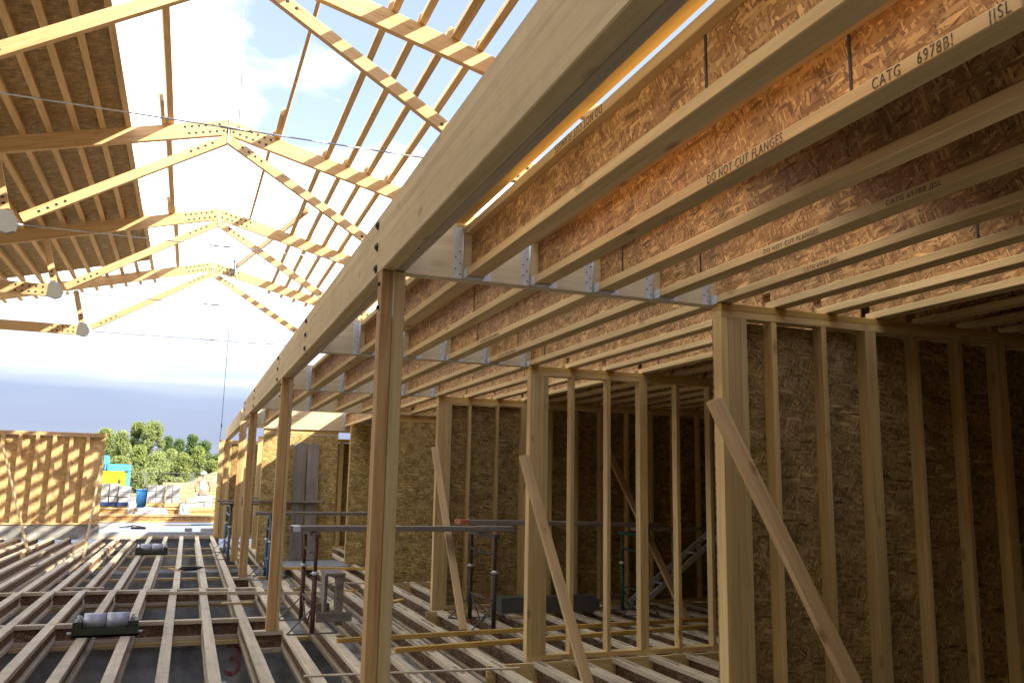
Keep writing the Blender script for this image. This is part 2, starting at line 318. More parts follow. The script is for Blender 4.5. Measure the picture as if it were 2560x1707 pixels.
# ---------------------------------------------------------------- i-joists
JH, JW, FT = 0.300, 0.097, 0.045
def ijoist(name, p0, p1, label, group, fmat=FLG, wmat=WEB, h=JH, joint=None, w=JW, part3=True):
    """p0,p1: centre of the underside"""
    M, L = frame(p0, p1); e = empty(name, M=M); tag(e, label, 'joist', group)
    T = Matrix.Translation
    link('top_flange', box_mesh(L, w, FT, fmat, 0.003), fmat, e, T((0, 0, h-FT/2)))
    link('bottom_flange', box_mesh(L, w, FT, fmat, 0.003), fmat, e, T((0, 0, FT/2)))
    wb = link('web', box_mesh(L, 0.012, h-2*FT, wmat), wmat, e, T((0, 0, h/2)))
    if joint is not None:
        link('web_joint', box_mesh(0.010, 0.02, h-2*FT-0.002, DRK), DRK, wb, T((joint, 0, 0)))
    return e
# floor joists: two runs lapped at y = 13.75
FXS = [-0.075+0.3955*k for k in range(-20, 22)]   # centres
def fside(k): 
    i = k
    if i < 0: return f'{ORD[-i-1]} left of the middle joist'
    if i > 0: return f'{ORD[i-1]} right of the middle joist'
    return 'the middle one'
MARK = []
for k, x in zip(range(-20, 22), FXS):
    far_end = 26.12 if x < 3.0 else 25.6
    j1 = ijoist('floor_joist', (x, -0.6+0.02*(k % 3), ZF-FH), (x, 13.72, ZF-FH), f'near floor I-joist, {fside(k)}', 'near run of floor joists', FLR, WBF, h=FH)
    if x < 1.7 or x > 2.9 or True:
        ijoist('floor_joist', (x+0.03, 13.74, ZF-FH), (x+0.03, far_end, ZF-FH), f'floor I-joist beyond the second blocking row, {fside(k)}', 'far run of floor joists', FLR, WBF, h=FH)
    MARK.append((k, x, j1))
    # printed warning on the flanges at the right-hand side
    if x > 1.6:
        yy = 3.4+random.uniform(0, 0.8)
        while yy < (13.0 if x < 6 else 8):
            M = Matrix.Translation((yy+0.6, 0.02, FH+0.0005)) @ Matrix.Rotation(math.pi, 4, 'Z')
            text('printed_warning', 'DO NOT CUT FLANGES' if random.random() < 0.7 else 'CATG 6978B', 0.056, INK, j1, M, sx=0.85, space=1.15); yy += 1.25
# blocking rows between floor joists
def blocking(x, y, label, group, side=0.0):
    return ijoist('floor_blocking', (x+JW/2+0.001, y, ZF-FH-0.002), (x+0.3955-JW/2-0.001, y, ZF-FH-0.002), label, group, FLR, WBF, h=FH)
for r, (yr, nm) in enumerate([(10.72, 'near'), (13.66, 'second')]):
    for k, x in zip(range(-20, 22), FXS):
        if -13 <= k <= 2:
            b = blocking(x, yr, f'short blocking, {nm} row, right of floor joist {fside(k)}', f'{nm} row of floor blocking')
for (yr, nm, k) in [(9.78, 'second', 2), (15.13, 'third', 2)]:
    b = ijoist('floor_blocking', (FXS[20+k]+JW/2+0.001, yr, ZF-FH-0.001), (FXS[20+k]+0.3955-JW/2-0.001, yr, ZF-FH-0.001), f'short I-joist blocking under the foot of the {nm} glulam post', 'blocking under the posts', FLR, WBF, h=FH)
    if nm == 'second':
        text('printed_warning', 'T FLANGES', 0.034, INK, b, Matrix.Translation((0.02, -JW/2-0.001, 0.008)) @ Matrix.Rotation(R(90), 4, 'X'), sx=1.0, space=1.1)
# bearers across the void and sleeper walls under them
for i, y in enumerate([10.66, 13.7, 15.3, 17.3, 19.6, 22.4, 24.6]):
    timber('sleeper_plate', (-8, y, ZF-FH-0.027), (8.3, y, ZF-FH-0.027), 0.10, 0.045, STU, upv=(0, 0, 1))['label'] = f'timber bearer under the floor joists, {ORD[i]} from the front'
    bpy.data.objects[-1] if False else None
for o in C.objects:
    if o.name.startswith('sleeper_plate'): tag(o, None, 'timber', 'bearers under the far joists')
def blockwall(name, x0, x1, y, z0, z1, label, th=0.14, mat=CON, group=None):
    bm = bmesh.new(); h = 0.215; rows = max(1, int(round((z1-z0)/h))); hh = (z1-z0)/rows
    for r in range(rows):
        x = x0 - (0.22 if r % 2 else 0)
        while x < x1:
            a, b = max(x, x0), min(x+0.44, x1)
            if b-a > 0.03: 
                dy = random.uniform(-0.002, 0.002)
                add_box(bm, (a+0.004, y-th/2+dy, z0+r*hh+0.004), (b-0.004, y+th/2+dy, z0+(r+1)*hh-0.004))
            x += 0.44
        add_box(bm, (x0+0.006, y-th/2+0.006, z0+r*hh), (x1-0.006, y+th/2-0.006, z0+(r+1)*hh-0.0))
    return tag(obj(name, bm, mat), label, 'wall', group)
bw = blockwall('sleeper_wall', -3.2, 1.9, 10.78, -2.95, ZF-FH-0.054, 'grey blockwork sleeper wall under the near row of blocking with a red 3')
text('painted_number', '3', 0.52, RPT, bw, Matrix.Translation((0.52, 10.78-0.073, -2.20)) @ Matrix.Rotation(R(90), 4, 'X'), depth=0.001, sx=0.95)
blockwall('sleeper_wall', -6.0, 1.5, 14.6, -2.95, -1.92, 'grey blockwork sleeper wall beneath the far joists, behind the second blocking row')
blockwall('sleeper_wall', -6.0, 1.5, 19.6, -2.95, -1.92, 'grey blockwork sleeper wall farthest off in the floor void')
for i, (x, y, w, d, h) in enumerate([(-0.75, 8.6, 0.9, 0.6, 0.55), (0.25, 8.9, 0.5, 0.5, 0.75), (-1.9, 8.0, 0.6, 0.5, 0.7), (0.95, 7.6, 0.25, 0.3, 0.62), (-0.3, 12.6, 0.7, 0.5, 0.5), (2.6, 7.2, 0.6, 0.5, 0.4)]):
    bm = bmesh.new(); add_box(bm, (x-w/2, y-d/2, -2.45), (x+w/2, y+d/2, -2.45+h*0.7)); bmesh.ops.bevel(bm, geom=bm.edges[:], offset=0.01, segments=1, affect='EDGES')
    tag(obj('concrete_pad', bm, CON), ['wide flat concrete pad in the void below the near joists', 'tall concrete pad in the void beside the wide pad', 'concrete pad in the void at the lower left', 'small concrete pad in the void left of the nearest post', 'concrete pad just behind the blockwork wall with the red 3', 'concrete pad in the void below the right-hand joists'][i], 'concrete pad', 'concrete pads in the floor void')

# ---------------------------------------------------------------- main glulam beams and posts
b1 = timber('glulam_beam', (XL+0.0395, 0.1, ZB+0.17), (XL+0.0395, 17.25, ZB+0.17), 0.079, 0.34, GLU, bevel=0.005)
bpy.context.view_layer.update()
timber('inner_ply', (0, -0.0662, 0.002), (17.15, -0.0662, 0.002), 0.051, 0.336, DULL, b1, bevel=0.003)
tag(b1, 'long pale glulam edge beam running away overhead on the posts', 'beam')
b2 = timber('glulam_beam', (XL+0.0655, 17.95, ZB+0.115), (XL+0.0655, 25.1, ZB+0.115), XR-XL, 0.30, GLU, bevel=0.006)
tag(b2, 'short lower glulam beam beyond the end of the long beam', 'beam')
def bolt(parent, p, r=0.014, d=0.012, ax='x', mat=DRK, nm='bolt'):
    k = ('bolt', r, d, ax, mat.name)
    if k not in CACHE:
        bm = bmesh.new(); v = {'x': (1, 0, 0), 'y': (0, 1, 0), 'z': (0, 0, 1)}[ax]; v = Vector(v)
        add_cyl(bm, -v*d*0.3, v*d*0.3, r*1.7, 10); add_cyl(bm, -v*d, v*d, r, 6)
        me = finish(bm, 'bolt'); me.materials.append(mat); CACHE[k] = me
    o = link(nm, CACHE[k], mat, parent); o.matrix_local = parent.matrix_world.inverted() @ Matrix.Translation(p) if parent.parent is None else Matrix.Translation(p)
    return o
bpy.context.view_layer.update()
for y0 in (4.6, 7.72, 10.28, 14.2, 16.6):
    for z in (1.20, 1.325, 1.45): bolt(b1, (XL-0.004, y0+random.uniform(-.01, .01), z-0.03))
def post(y, label, zb=ZF, zt=ZB, x0=XL, red=0.5):
    e = empty('glulam_post', (x0+0.065, y, zb)); tag(e, label, 'post', 'glulam posts under the beam')
    H = zt-zb-0.002; w = XR-XL; wr = w*red
    Mz = Matrix(((0, 0, 1, 0), (0, 1, 0, 0), (1, 0, 0, 0), (0, 0, 0, 1)))
    def ply(nm, xa, xb, mat, dy=0.0):
        M, L = frame((x0+xa-(x0+0.065)+(xb-xa)/2, 0+dy, 0), (x0+xa-(x0+0.065)+(xb-xa)/2, dy, H), (0, 1, 0))
        o = link(nm, box_mesh(L, xb-xa, 0.10, mat, 0.003), mat, e, M); return o
    ply('left_lamination', 0, wr-0.0015, RED); ply('right_lamination', wr+0.0015, w, OLV)
    bm = bmesh.new(); add_box(bm, (wr-0.065-0.004, -0.052, H-0.26), (wr-0.065+0.004, 0.052, H-0.002)); obj('steel_plate', bm, STL, e)
    for z in (H-0.07, H-0.20):
        for s in (-1, 1):
            bm = bmesh.new(); add_cyl(bm, (-0.062*s-0.004*s, 0.0, z), (-0.078*s, 0.0, z), 0.012, 8); obj('bolt', bm, DRK, e)
    return e
post(4.48, 'nearest glulam post of brown and olive plies, cut by the bottom edge')
post(9.78, 'second glulam post from the camera under the long beam', red=0.72)
post(15.13, 'third glulam post from the camera, small in the distance', red=0.7)
post(25.0, 'far glulam post at the end of the short lower beam', zt=ZB-0.035)
post(18.0, 'glulam post at the near end of the short lower beam', zt=ZB-0.035, zb=ZF, red=0.6)

# cross beams carrying the ceiling joists
CB = [4.475, 7.62, 10.93, 14.15, 17.96]
HX = [1.412+0.405*i for i in range(5)]
def hanger(x, y, label, up_=1):
    """metal face hanger: two wings on the cross beam, stirrup round the joist; y is the beam's front face"""
    e = empty('joist_hanger', (x, y, ZB+0.003)); tag(e, label, 'bracket', 'steel joist hangers')
    bm = bmesh.new(); hw = JW/2+0.002; H = 0.295
    for s in (-1, 1):
        add_box(bm, (min(s*hw, s*(hw+0.065)), -0.004, 0.0), (max(s*hw, s*(hw+0.065)), -0.001, H))
        add_box(bm, (min(s*hw, s*(hw+0.0015)), -0.075, 0.0), (max(s*hw, s*(hw+0.0015)), -0.004, 0.06 if s > 0 else 0.05))
        add_cyl(bm, (s*(hw+0.006), -0.007, 0), (s*(hw+0.006), -0.007, H), 0.006, 8)
    add_box(bm, (-hw-0.0015, -0.075, -0.0025), (hw+0.0015, -0.001, -0.001))
    obj('bracket_body', bm, STL, e)
    bm = bmesh.new()
    for s in (-1, 1):
        for i, z in enumerate((0.025, 0.055, 0.085, 0.12, 0.155)):
            xx = s*(hw+0.022+(0.026 if i % 2 else 0)); add_cyl(bm, (xx, -0.003, z), (xx, -0.0062, z), 0.0045, 8)
    obj('nails', bm, DRK, e)
    return e
for i, y in enumerate(CB):
    x1 = 3.06 if i < 4 else 3.3
    hb = 0.32 if i < 4 else 0.405
    t = timber('cross_beam', (XR+0.004, y+0.0375, ZB+0.32-hb/2), (x1, y+0.0375, ZB+0.32-hb/2), 0.075, hb, PAL, bevel=0.004)
    tag(t, f'pale glulam cross beam with joist hangers, {ORD[i]} from the camera', 'beam', 'cross beams')
    for j, x in enumerate(HX):
        if i == 3 and j in (2, 3): continue
        if i == 4 and j in (1, 2, 3): continue
        hanger(x, y, f'steel joist hanger, {ORD[j]} from the left on the {ORD[i]} cross beam')

# ceiling joists
bays = [(1.33, 4.47), (4.56, 7.615), (7.70, 10.925), (11.01, 14.145), (14.23, 17.955)]
BN = ['nearest bay overhead', 'second bay from the camera', 'third bay from the camera', 'fourth bay from the camera', 'fifth bay from the camera']
xs = HX + [3.065+0.405*i-0.033 for i in range(1, 13)]
CJ = {}
for b, (y0, y1) in enumerate(bays):
    for j, x in enumerate(xs):
        if b == 4 and j in (1, 2, 3): continue
        jt = {(0, 0): 2.10-y0, (0, 1): 1.93-y0+0.0, (0, 2): 4.185-y0, (0, 3): 4.017-y0, (1, 1): 5.66-y0, (1, 2): 6.8-y0, (1, 3): 6.9-y0}.get((b, j), random.uniform(0.3, 2.8) if random.random() < 0.5 else None)
        CJ[b, j] = ijoist('ceiling_joist', (x, y0, ZB+0.006), (x, y1-0.002, ZB+0.006), f'ceiling I-joist, {ORD[j]} right of the long beam, {BN[b]}', 'ceiling joists in the '+BN[b], FLG, WEB, joint=jt)
def side_text(b, j, body, y, z, size, flip=False, sx=1.0):
    x = xs[j]; y0 = bays[b][0]; P = CJ[b, j]
    # joist local: X along +Y world, Y = -X world, Z up ; left (-X world) face is local +Y
    M = Matrix.Translation((y-y0, JW/2+0.0008, z))
    B = Matrix(((-1, 0, 0, 0), (0, 0, 1, 0), (0, 1, 0, 0), (0, 0, 0, 1)))   # text x -> -local x, up -> local z, normal -> local y
    M = M @ B
    if flip: M = M @ Matrix.Rotation(math.pi, 4, 'Z')
    text('printed_warning', body, size, INK, P, M, sx=sx, space=1.2)
side_text(0, 1, 'DO NOT CUT FLANGES', 2.66, 0.006, 0.050, sx=0.72)
side_text(0, 1, 'CATG', 1.81, 0.006, 0.050, sx=0.72)
side_text(0, 1, '6978B!', 1.645, 0.006, 0.050, sx=0.72)
side_text(0, 1, 'JJSL', 1.42, 0.006, 0.050, sx=0.72)
side_text(0, 0, 'DO NOT CUT FLANGES', 2.74, JH-0.006, 0.050, flip=True, sx=0.72)
side_text(0, 3, 'DO NOT CUT FLANGES', 3.4, 0.010, 0.032, sx=1.0)
side_text(0, 3, 'CATG 6978B JJSL', 2.6, 0.010, 0.032, sx=1.0)
side_text(1, 3, 'DO NOT CUT FLANGES', 7.3, 0.010, 0.032, sx=1.1)
side_text(1, 2, 'DO NOT CUT FLANGES', 6.6, 0.010, 0.032, sx=1.1)
side_text(0, 4, 'CATG 6978B JJSL', 3.6, 0.010, 0.030, sx=1.0)
# nail stubs on the flanges
# upper floor deck over the rooms
for b, (y0, y1) in enumerate([(-2.5, 1.3), (1.39, 2.85), (2.94, 4.47)]+bays[1:]+[(17.9, 25.6)]):
    bm = bmesh.new(); add_box(bm, (1.88 if b < 2 else 4.2 if b < 6 else 3.0, y0-0.04, ZB+JH+0.009), (8.5, y1+0.04, ZB+JH+0.031)); 
    # keep flake axis: board plane is X-Y here
    tag(obj('floor_deck', bm, OSR), f'brown OSB deck lying on the ceiling joists over the rooms, panel {ORD[b]} from the front', 'floor deck', 'upper floor deck panels')

# ---------------------------------------------------------------- stud walls
WZ0, WZ1 = ZF+0.001, ZB+0.002
def stud_wall(y, x0, x1, label, name='stud_wall', sheath=None, post_w=0.188, ystud=0.09, z0=WZ0, z1=WZ1, doubles=(2, 5, 8), pitch=0.39, first=0.42, mat=STU, post_ply=4, osb_mat=None, posts=True, topmat=YEL, step=0.0):
    """faces -Y. sheath: None, 'back', 'front'"""
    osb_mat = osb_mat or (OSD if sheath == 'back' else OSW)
    e = empty(name, (x0, y, z0)); tag(e, label, 'wall')
    H = z1-z0; L = x1-x0; T = Matrix.Translation
    def vert(nm, x, w, m=mat, za=0.045, zb=None):
        zb = H-0.09 if zb is None else zb
        M, l = frame((x+w/2, 0, za), (x+w/2, 0, zb), (0, 1, 0)); return link(nm, box_mesh(l, w, ystud, m, 0.002), m, e, M)
    link('bottom_plate', box_mesh(L, ystud+0.001, 0.045, mat, 0.002), mat, e, T((0, 0, 0.0225)))
    link('top_plate', box_mesh(L, ystud+0.001, 0.045, mat, 0.002), mat, e, T((0, 0, H-0.0675)))
    link('head_binder', box_mesh(L, ystud+0.003, 0.044, topmat, 0.002), topmat, e, T((0, 0, H-0.0225)))
    if posts:
        w = post_w/post_ply
        for i in range(post_ply): vert('end_stud', i*w, w-0.0008, OLV if i % 2 else mat)
        x = first
    else: x = 0.0
    i = 1
    while x < L-0.1:
        w = 0.09 if i in doubles else 0.04
        vert('stud', x-(w-0.04)*0.6, w-0.002); x += pitch; i += 1
    if sheath:
        yy = ystud/2+0.006 if sheath == 'back' else -ystud/2-0.006
        xx = 0.0; n = 0
        while xx < L-0.02:
            w = min(1.2, L-xx)
            link('sheathing', box_mesh(w-0.004, 0.011, H-0.094 if sheath == 'back' else H-0.10, osb_mat), osb_mat, e, T((xx+0.002, yy, (H-0.1)/2+0.002))); xx += 1.2; n += 1
    return e
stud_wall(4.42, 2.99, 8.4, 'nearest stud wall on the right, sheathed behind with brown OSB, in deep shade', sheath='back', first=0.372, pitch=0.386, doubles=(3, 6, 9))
stud_wall(7.58, 2.995, 8.4, 'open stud partition with no sheathing, second from the camera', sheath=None, first=0.425, doubles=(3, 6, 9))
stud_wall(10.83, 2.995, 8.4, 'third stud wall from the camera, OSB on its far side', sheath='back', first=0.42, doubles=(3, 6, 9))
stud_wall(13.98, 2.995, 8.4, 'fourth wall, its near face a sheet of pale OSB beside the nearest post', sheath='front', z1=1.10)
stud_wall(17.05, 2.95, 8.4, 'fifth wall with pale OSB face and a bright end stud, left of the nearest post', sheath='front', z1=ZB-0.01)
stud_wall(18.06, 1.37, 2.87, 'OSB wall with two grey boards leaning on it, under the sunlit beam', sheath='front', z1=1.042, posts=True, post_w=0.04, post_ply=1, topmat=STU)
t = timber('edge_board', (1.345, 0.6, 1.484), (1.345, 4.55, 1.484), 0.08, 0.018, YEL); tag(t, 'orange board lying over the gap between the long beam and first joist', 'board')
# small infill of joist pieces above the fourth wall
t = ijoist('rim_joist', (2.99, 13.93, 1.115), (4.4, 13.93, 1.115), 'short I-joist lying along the top of the fourth wall', None, FLG, WEB, h=0.30)
for x in (0.42, 0.93): link('web_stiffener', box_mesh(0.03, 0.06, 0.2, DRK), DRK, t, Matrix.Translation((x, 0, 0.15)))
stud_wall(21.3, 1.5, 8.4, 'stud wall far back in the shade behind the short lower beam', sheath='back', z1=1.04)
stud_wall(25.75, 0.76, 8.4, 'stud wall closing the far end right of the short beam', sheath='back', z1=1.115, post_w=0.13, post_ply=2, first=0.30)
stud_wall(1.30, 2.99, 8.4, 'stud wall of the room beside the camera, sheathed with OSB', sheath='back')  # out of view; added to keep light off the nearest stud wall
# outer side walls
def side_wall(x, y0, y1, z0, z1, label, sgn, sheet_mat=None):
    M, L = frame((x, y0, z0), (x, y1, z0)); e = empty('outer_wall', M=M); tag(e, label, 'wall'); H = z1-z0
    T = Matrix.Translation
    link('bottom_plate', box_mesh(L, 0.14, 0.045, STU), STU, e, T((0, 0, 0.0225))); link('top_plate', box_mesh(L, 0.14, 0.09, STU), STU, e, T((0, 0, H-0.045)))
    n = int(L/0.6)
    for i in range(n+1):
        Ms, l = frame((min(i*0.6+0.02, L-0.03), 0, 0.045), (min(i*0.6+0.02, L-0.03), 0, H-0.09), (0, 1, 0)); link('stud', box_mesh(l, 0.04, 0.14, STU), STU, e, Ms)
    sm = sheet_mat or OSW; link('sheathing', box_mesh(L, 0.011, H, sm), sm, e, T((0, sgn*0.077, H/2)))
side_wall(8.35, -2.5, 25.6, ZF, ZB, 'outer wall on the far right closing the dark rooms', -1)
side_wall(8.35, -2.5, 25.6, ZB+0.002, 3.95, 'upper outer wall carrying the right eaves of the roof', -1)
side_wall(-8.22, -2.5, 7.0, ZF, 3.80, 'tall OSB-sheathed outer wall at the left of the camera', 1, OSD)  # out of view; added to hold back low sky light from the left
# unseen gable wall added behind the camera to darken the interior
e = empty('gable_wall', (0, -2.6, ZF)); tag(e, 'OSB-sheathed gable wall closing the hall behind the camera', 'wall')
bm = bmesh.new(); add_prism(bm, [(-8.2, 0), (8.4, 0), (8.4, 3.95-ZF), (0.21, 6.1-ZF), (-8.2, 3.9-ZF)], -0.012, 0.0); obj('sheathing', bm, OSD, e)
for i in range(28):
    x = -8.1+i*0.6; z1 = 6.0-0.26*abs(x-0.21)-ZF-0.1; M_, L_ = frame((x, 0.07, 0), (x, 0.07, z1), (0, 1, 0)); link('stud', box_mesh(L_, 0.04, 0.14, STU), STU, e, M_)
# ---------------------------------------------------------------- roof trusses
AX, AZT = 0.21, 6.235; SL = 0.2555; LSL = 0.605
TY = [4.48, 9.78, 15.08, 20.38, 25.68]
def truss(y, label):
    e = empty('roof_truss', (AX, y, 3.95)); tag(e, label, 'roof truss', 'roof trusses'); z0 = 3.95
    th = 0.09; cd = 0.265
    for s in (-1, 1):
        u = Vector((s, 0, -SL)).normalized(); nrm = Vector((s*SL, 0, 1)).normalized()
        a = Vector((s*0.012, 0, AZT-z0)) - nrm*cd/2; b = Vector((s*8.25, 0, AZT-z0-8.25*SL)) - nrm*cd/2
        ch = timber('top_chord', a, b, th, cd, TRW, e, upv=nrm)
        bpy.context.view_layer.update()
        for row, off in enumerate((-0.06, 0.06)):
            for i in range(6):
                p = Vector((0.12+i*0.115+row*0.05, -s*th/2, off)); 
                bolt(ch, p, r=0.013, d=0.010, ax='y')
        # lower chord from apex foot down to the node plate
        n2 = Vector((s*LSL, 0, 1)).normalized(); 
        a = Vector((s*0.012, 0, 5.95-z0)) - n2*0.055; xe = 3.05
        b = Vector((s*xe, 0, 5.95-z0-LSL*xe)) - n2*0.055
        lc = timber('lower_chord', a, b, th, 0.155, TRW, e, upv=n2)
        for i in range(4): bolt(lc, Vector((0.3+i*0.13, -s*th/2, 0.02)), r=0.013, d=0.010, ax='y')
        Ll = (b-a).length
        for i in range(4): bolt(lc, Vector((Ll-0.7+i*0.14, -s*th/2, -0.01)), r=0.014, d=0.011, ax='y')
        # node plate
        X = s*3.21; 
        bm = bmesh.new(); pts = [(X-0.15, 3.83), (X+0.01, 3.78), (X+0.12, 3.83), (X+0.17, 3.97), (X+0.06, 4.15), (X-0.11, 4.16), (X-0.13, 4.09)]
        if s > 0: pts = [(2*X-p[0], p[1]) for p in pts]
        add_prism(bm, [(p[0], p[1]-z0) for p in pts], -0.052, 0.052); obj('node_plate', bm, PLT, e)
        # post from the plate up to the top chord, square to it
        up3 = Vector((s*SL, 0, 1)).normalized()
        pa = Vector((s*3.26, 0, 4.17-z0)); pb = pa+up3*0.90
        po = timber('strut', pa, pb, th*0.95, 0.13, TRW, e, upv=(1, 0, 0))
        for i in range(2): bolt(po, Vector((0.1+i*0.1, th/2, 0.0)), r=0.014, d=0.011, ax='y')
        # horizontal tie out to the eaves
        t = timber('tie_beam', (s*3.34, 0, 3.955-z0), (s*8.0, 0, 3.965-z0), th, 0.26, TRW, e)
        for row in range(2):
            for i in range(5): bolt(t, Vector((0.10+i*0.13, -s*th/2, -0.06+row*0.12)), r=0.014, d=0.011, ax='y')
    bm = bmesh.new(); add_box(bm, (-0.011, -0.06, 5.80-z0), (0.011, 0.06, AZT-z0+0.01)); obj('apex_plate', bm, STL, e)
    bm = bmesh.new(); add_cyl(bm, (-3.07, -0.03, 3.945-z0), (3.07, -0.03, 3.945-z0), 0.0095, 8); rod = obj('tie_rod', bm, ROD, e)
    bm = bmesh.new(); add_cyl(bm, (-0.17, -0.03, 3.945-z0), (0.17, -0.03, 3.945-z0), 0.017, 8); obj('turnbuckle', bm, ROD, rod)
    for s in (-1, 1):
        bm = bmesh.new(); add_cyl(bm, (s*3.08, -0.03, 3.945-z0), (s*2.98, -0.03, 3.945-z0), 0.026, 8, 0.016); obj('rod_end', bm, STL, rod)
    bm = bmesh.new(); add_cyl(bm, (0.03, -0.03, 3.945-z0), (0.0, -0.03, 5.8-z0), 0.005, 6); obj('hanger_wire', bm, STL, e)
for i, y in enumerate(TY): truss(y, ["roof truss overhead behind the view", "nearest scissor roof truss, its apex cut by the top edge", "second roof truss in view, the nearest whole apex", "third roof truss in view", "farthest roof truss, smallest in view"][i])
def chord_top(x): return AZT-SL*abs(x-AX)
# purlins
PW, PH = 0.092, 0.145
def purlin(xb, y0, y1, label, grp, w=PW, x1=None, name='roof_purlin', lift=0.0):
    s = 1 if xb > AX else -1; nrm = Vector((s*SL, 0, 1)).normalized(); tang = Vector((s, 0, -SL)).normalized()
    def ctr(x, y): return Vector((x, y, chord_top(x)+lift)) + nrm*(PH/2+0.001)
    o = timber(name, ctr(xb, y0), ctr(xb if x1 is None else x1, y1), w, PH, TRW, upv=nrm)
    return tag(o, label, 'purlin', grp)
bay_r = [(1.35, 9.80), (9.745, 15.12), (15.045, 20.42), (20.345, 27.4)]
bay_n = ['before the nearest visible truss', 'between first and second trusses', 'between second and third trusses', 'past the third truss']
rx = [1.90+0.385*i for i in range(13)]
for b, (y0, y1) in enumerate(bay_r):
    for i, x in enumerate(rx):
        xx = x + (0.10 if b == 0 and i == 0 else 0.07 if b == 0 and i < 4 else 0.0) + (0.022 if b % 2 else 0)*0
        if b == 0 and i == 2: 
            purlin(xx+0.03, y0, y1+0.17, f'doubled wide right-hand purlin, {bay_n[b]}', f'right-hand purlins {bay_n[b]}', w=0.12); continue
        yo = random.uniform(-0.03, 0.03)
        purlin(xx+(0.025 if b % 2 else -0.025), y0+0.0, y1+(yo if b == 3 else 0), f'right-hand purlin, {ORD[i]} from the ridge, {bay_n[b]}', f'right-hand purlins {bay_n[b]}')
lx = [-1.40-0.385*i for i in range(18)]
for b, (y0, y1) in enumerate(bay_r):
    for i, x in enumerate(lx):
        yo = random.uniform(-0.03, 0.03)
        purlin(x+(0.02 if b % 2 else -0.02), y0, y1+(yo if b == 3 else 0), f'left-hand purlin, {ORD[i]} from the deck edge, {bay_n[b]}', f'left-hand purlins {bay_n[b]}')
for b, (xa, xb2) in enumerate([(1.09, 1.13), (1.10, 1.06), (0.96, 0.90)]):
    y0, y1 = bay_r[b]; purlin(xa, y0, y1+0.5*(b == 1), f'lone purlin just right of the ridge, {bay_n[b]}', 'lone purlins beside the ridge', x1=xb2, w=0.05)
for b in range(4):
    y0, y1 = bay_r[b]; y1 = min(y1, 25.75)
    purlin(-0.75+(0.025 if b % 2 else -0.025), y0, y1, f'lone purlin just left of the ridge, {bay_n[b]}', 'lone purlins left of the ridge')
for i, (x, y) in enumerate([(1.03, 14.0), (-0.825, 14.05), (-0.825, 19.5)]):
    purlin(x-0.02, y, y+1.12, ['short splice piece on the lone right purlin over the second truss', 'short splice piece on the lone left purlin over the second truss', 'short splice piece on the lone left purlin over the third truss'][i], 'purlin splice pieces', w=0.06, name='splice_piece')
t = timber('skewed_plank', (2.05, 18.6, 5.93), (0.86, 25.72, 6.18), 0.05, 0.15, TRW); tag(t, 'loose plank lying askew over the third and fourth trusses', 'plank')
bm = bmesh.new(); add_box(bm, (-0.02, -0.05, -0.22), (0.02, 0.05, 0.22)); add_box(bm, (-0.03, -0.12, 0.16), (0.03, 0.05, 0.2)); add_box(bm, (-0.03, -0.12, -0.2), (0.03, 0.05, -0.16)); add_cyl(bm, (0, -0.11, -0.30), (0, -0.11, 0.1), 0.012)
tag(obj('bar_clamp', bm, CLP, M=Matrix.Translation((0.80, 25.58, 6.12))), 'blue clamp gripping the skewed plank to the farthest truss', 'clamp')
# roof deck of OSB on the purlins
def deck(x0, x1, y0, y1, label, grp):
    s = 1 if x0 > AX else -1; nrm = Vector((s*SL, 0, 1)).normalized()
    a = Vector((x0, y0, chord_top(x0))) + nrm*(PH+0.012); b = Vector((x1, y0, chord_top(x1))) + nrm*(PH+0.012)
    M, L = frame(a, b, (0, 1, 0))      # local X down the slope, local Z = +Y, local Y = normal
    bm = bmesh.new(); W_ = y1-y0; z = 0.0; n = 0
    while z < W_-0.01:
        w = min(1.2, W_-z); xx = 0.0 - (1.2 if n % 2 else 0)
        while xx < L:
            p, q = max(0, xx), min(L, xx+2.4)
            if q-p > 0.01: add_box(bm, (p+0.002, -0.009, z+0.002), (q-0.002, 0.009, z+w-0.002))
            xx += 2.4
        z += 1.2; n += 1
    return tag(obj('roof_deck', bm, OSR, M=M), label, 'roof deck', grp)
deck(-1.375, -8.3, -0.4, 9.76, 'brown OSB roof deck on the left slope, nearest part', 'left roof deck panels')
deck(-1.375, -8.3, 9.765, 15.06, 'brown OSB roof deck on the left slope between the first and second trusses', 'left roof deck panels')
deck(-1.375, -8.3, 15.065, 20.36, 'brown OSB roof deck on the left slope between the second and third trusses', 'left roof deck panels')
deck(-1.375, -8.3, 20.365, 25.1, 'brown OSB roof deck on the left slope, farthest part', 'left roof deck panels')
deck(5.35, 8.5, -0.4, 10.7, 'OSB roof deck on the right slope beside and behind the camera', 'right roof deck panels')  # out of view; added to keep the sun off the near floor
deck(7.4, 8.5, 10.71, 25.0, 'narrow strip of OSB roof deck along the right eaves', 'right roof deck panels')  # out of view; its extent is set to shape the sun patches
# left eaves posts
for i, y in enumerate(TY):
    t = timber('eaves_post', (-8.1, y, G), (-8.1, y, 3.83), 0.14, 0.14, STU, upv=(0, 1, 0)); tag(t, f'eaves post at the far left under the {ORD[i]} truss', 'post', 'left eaves posts')
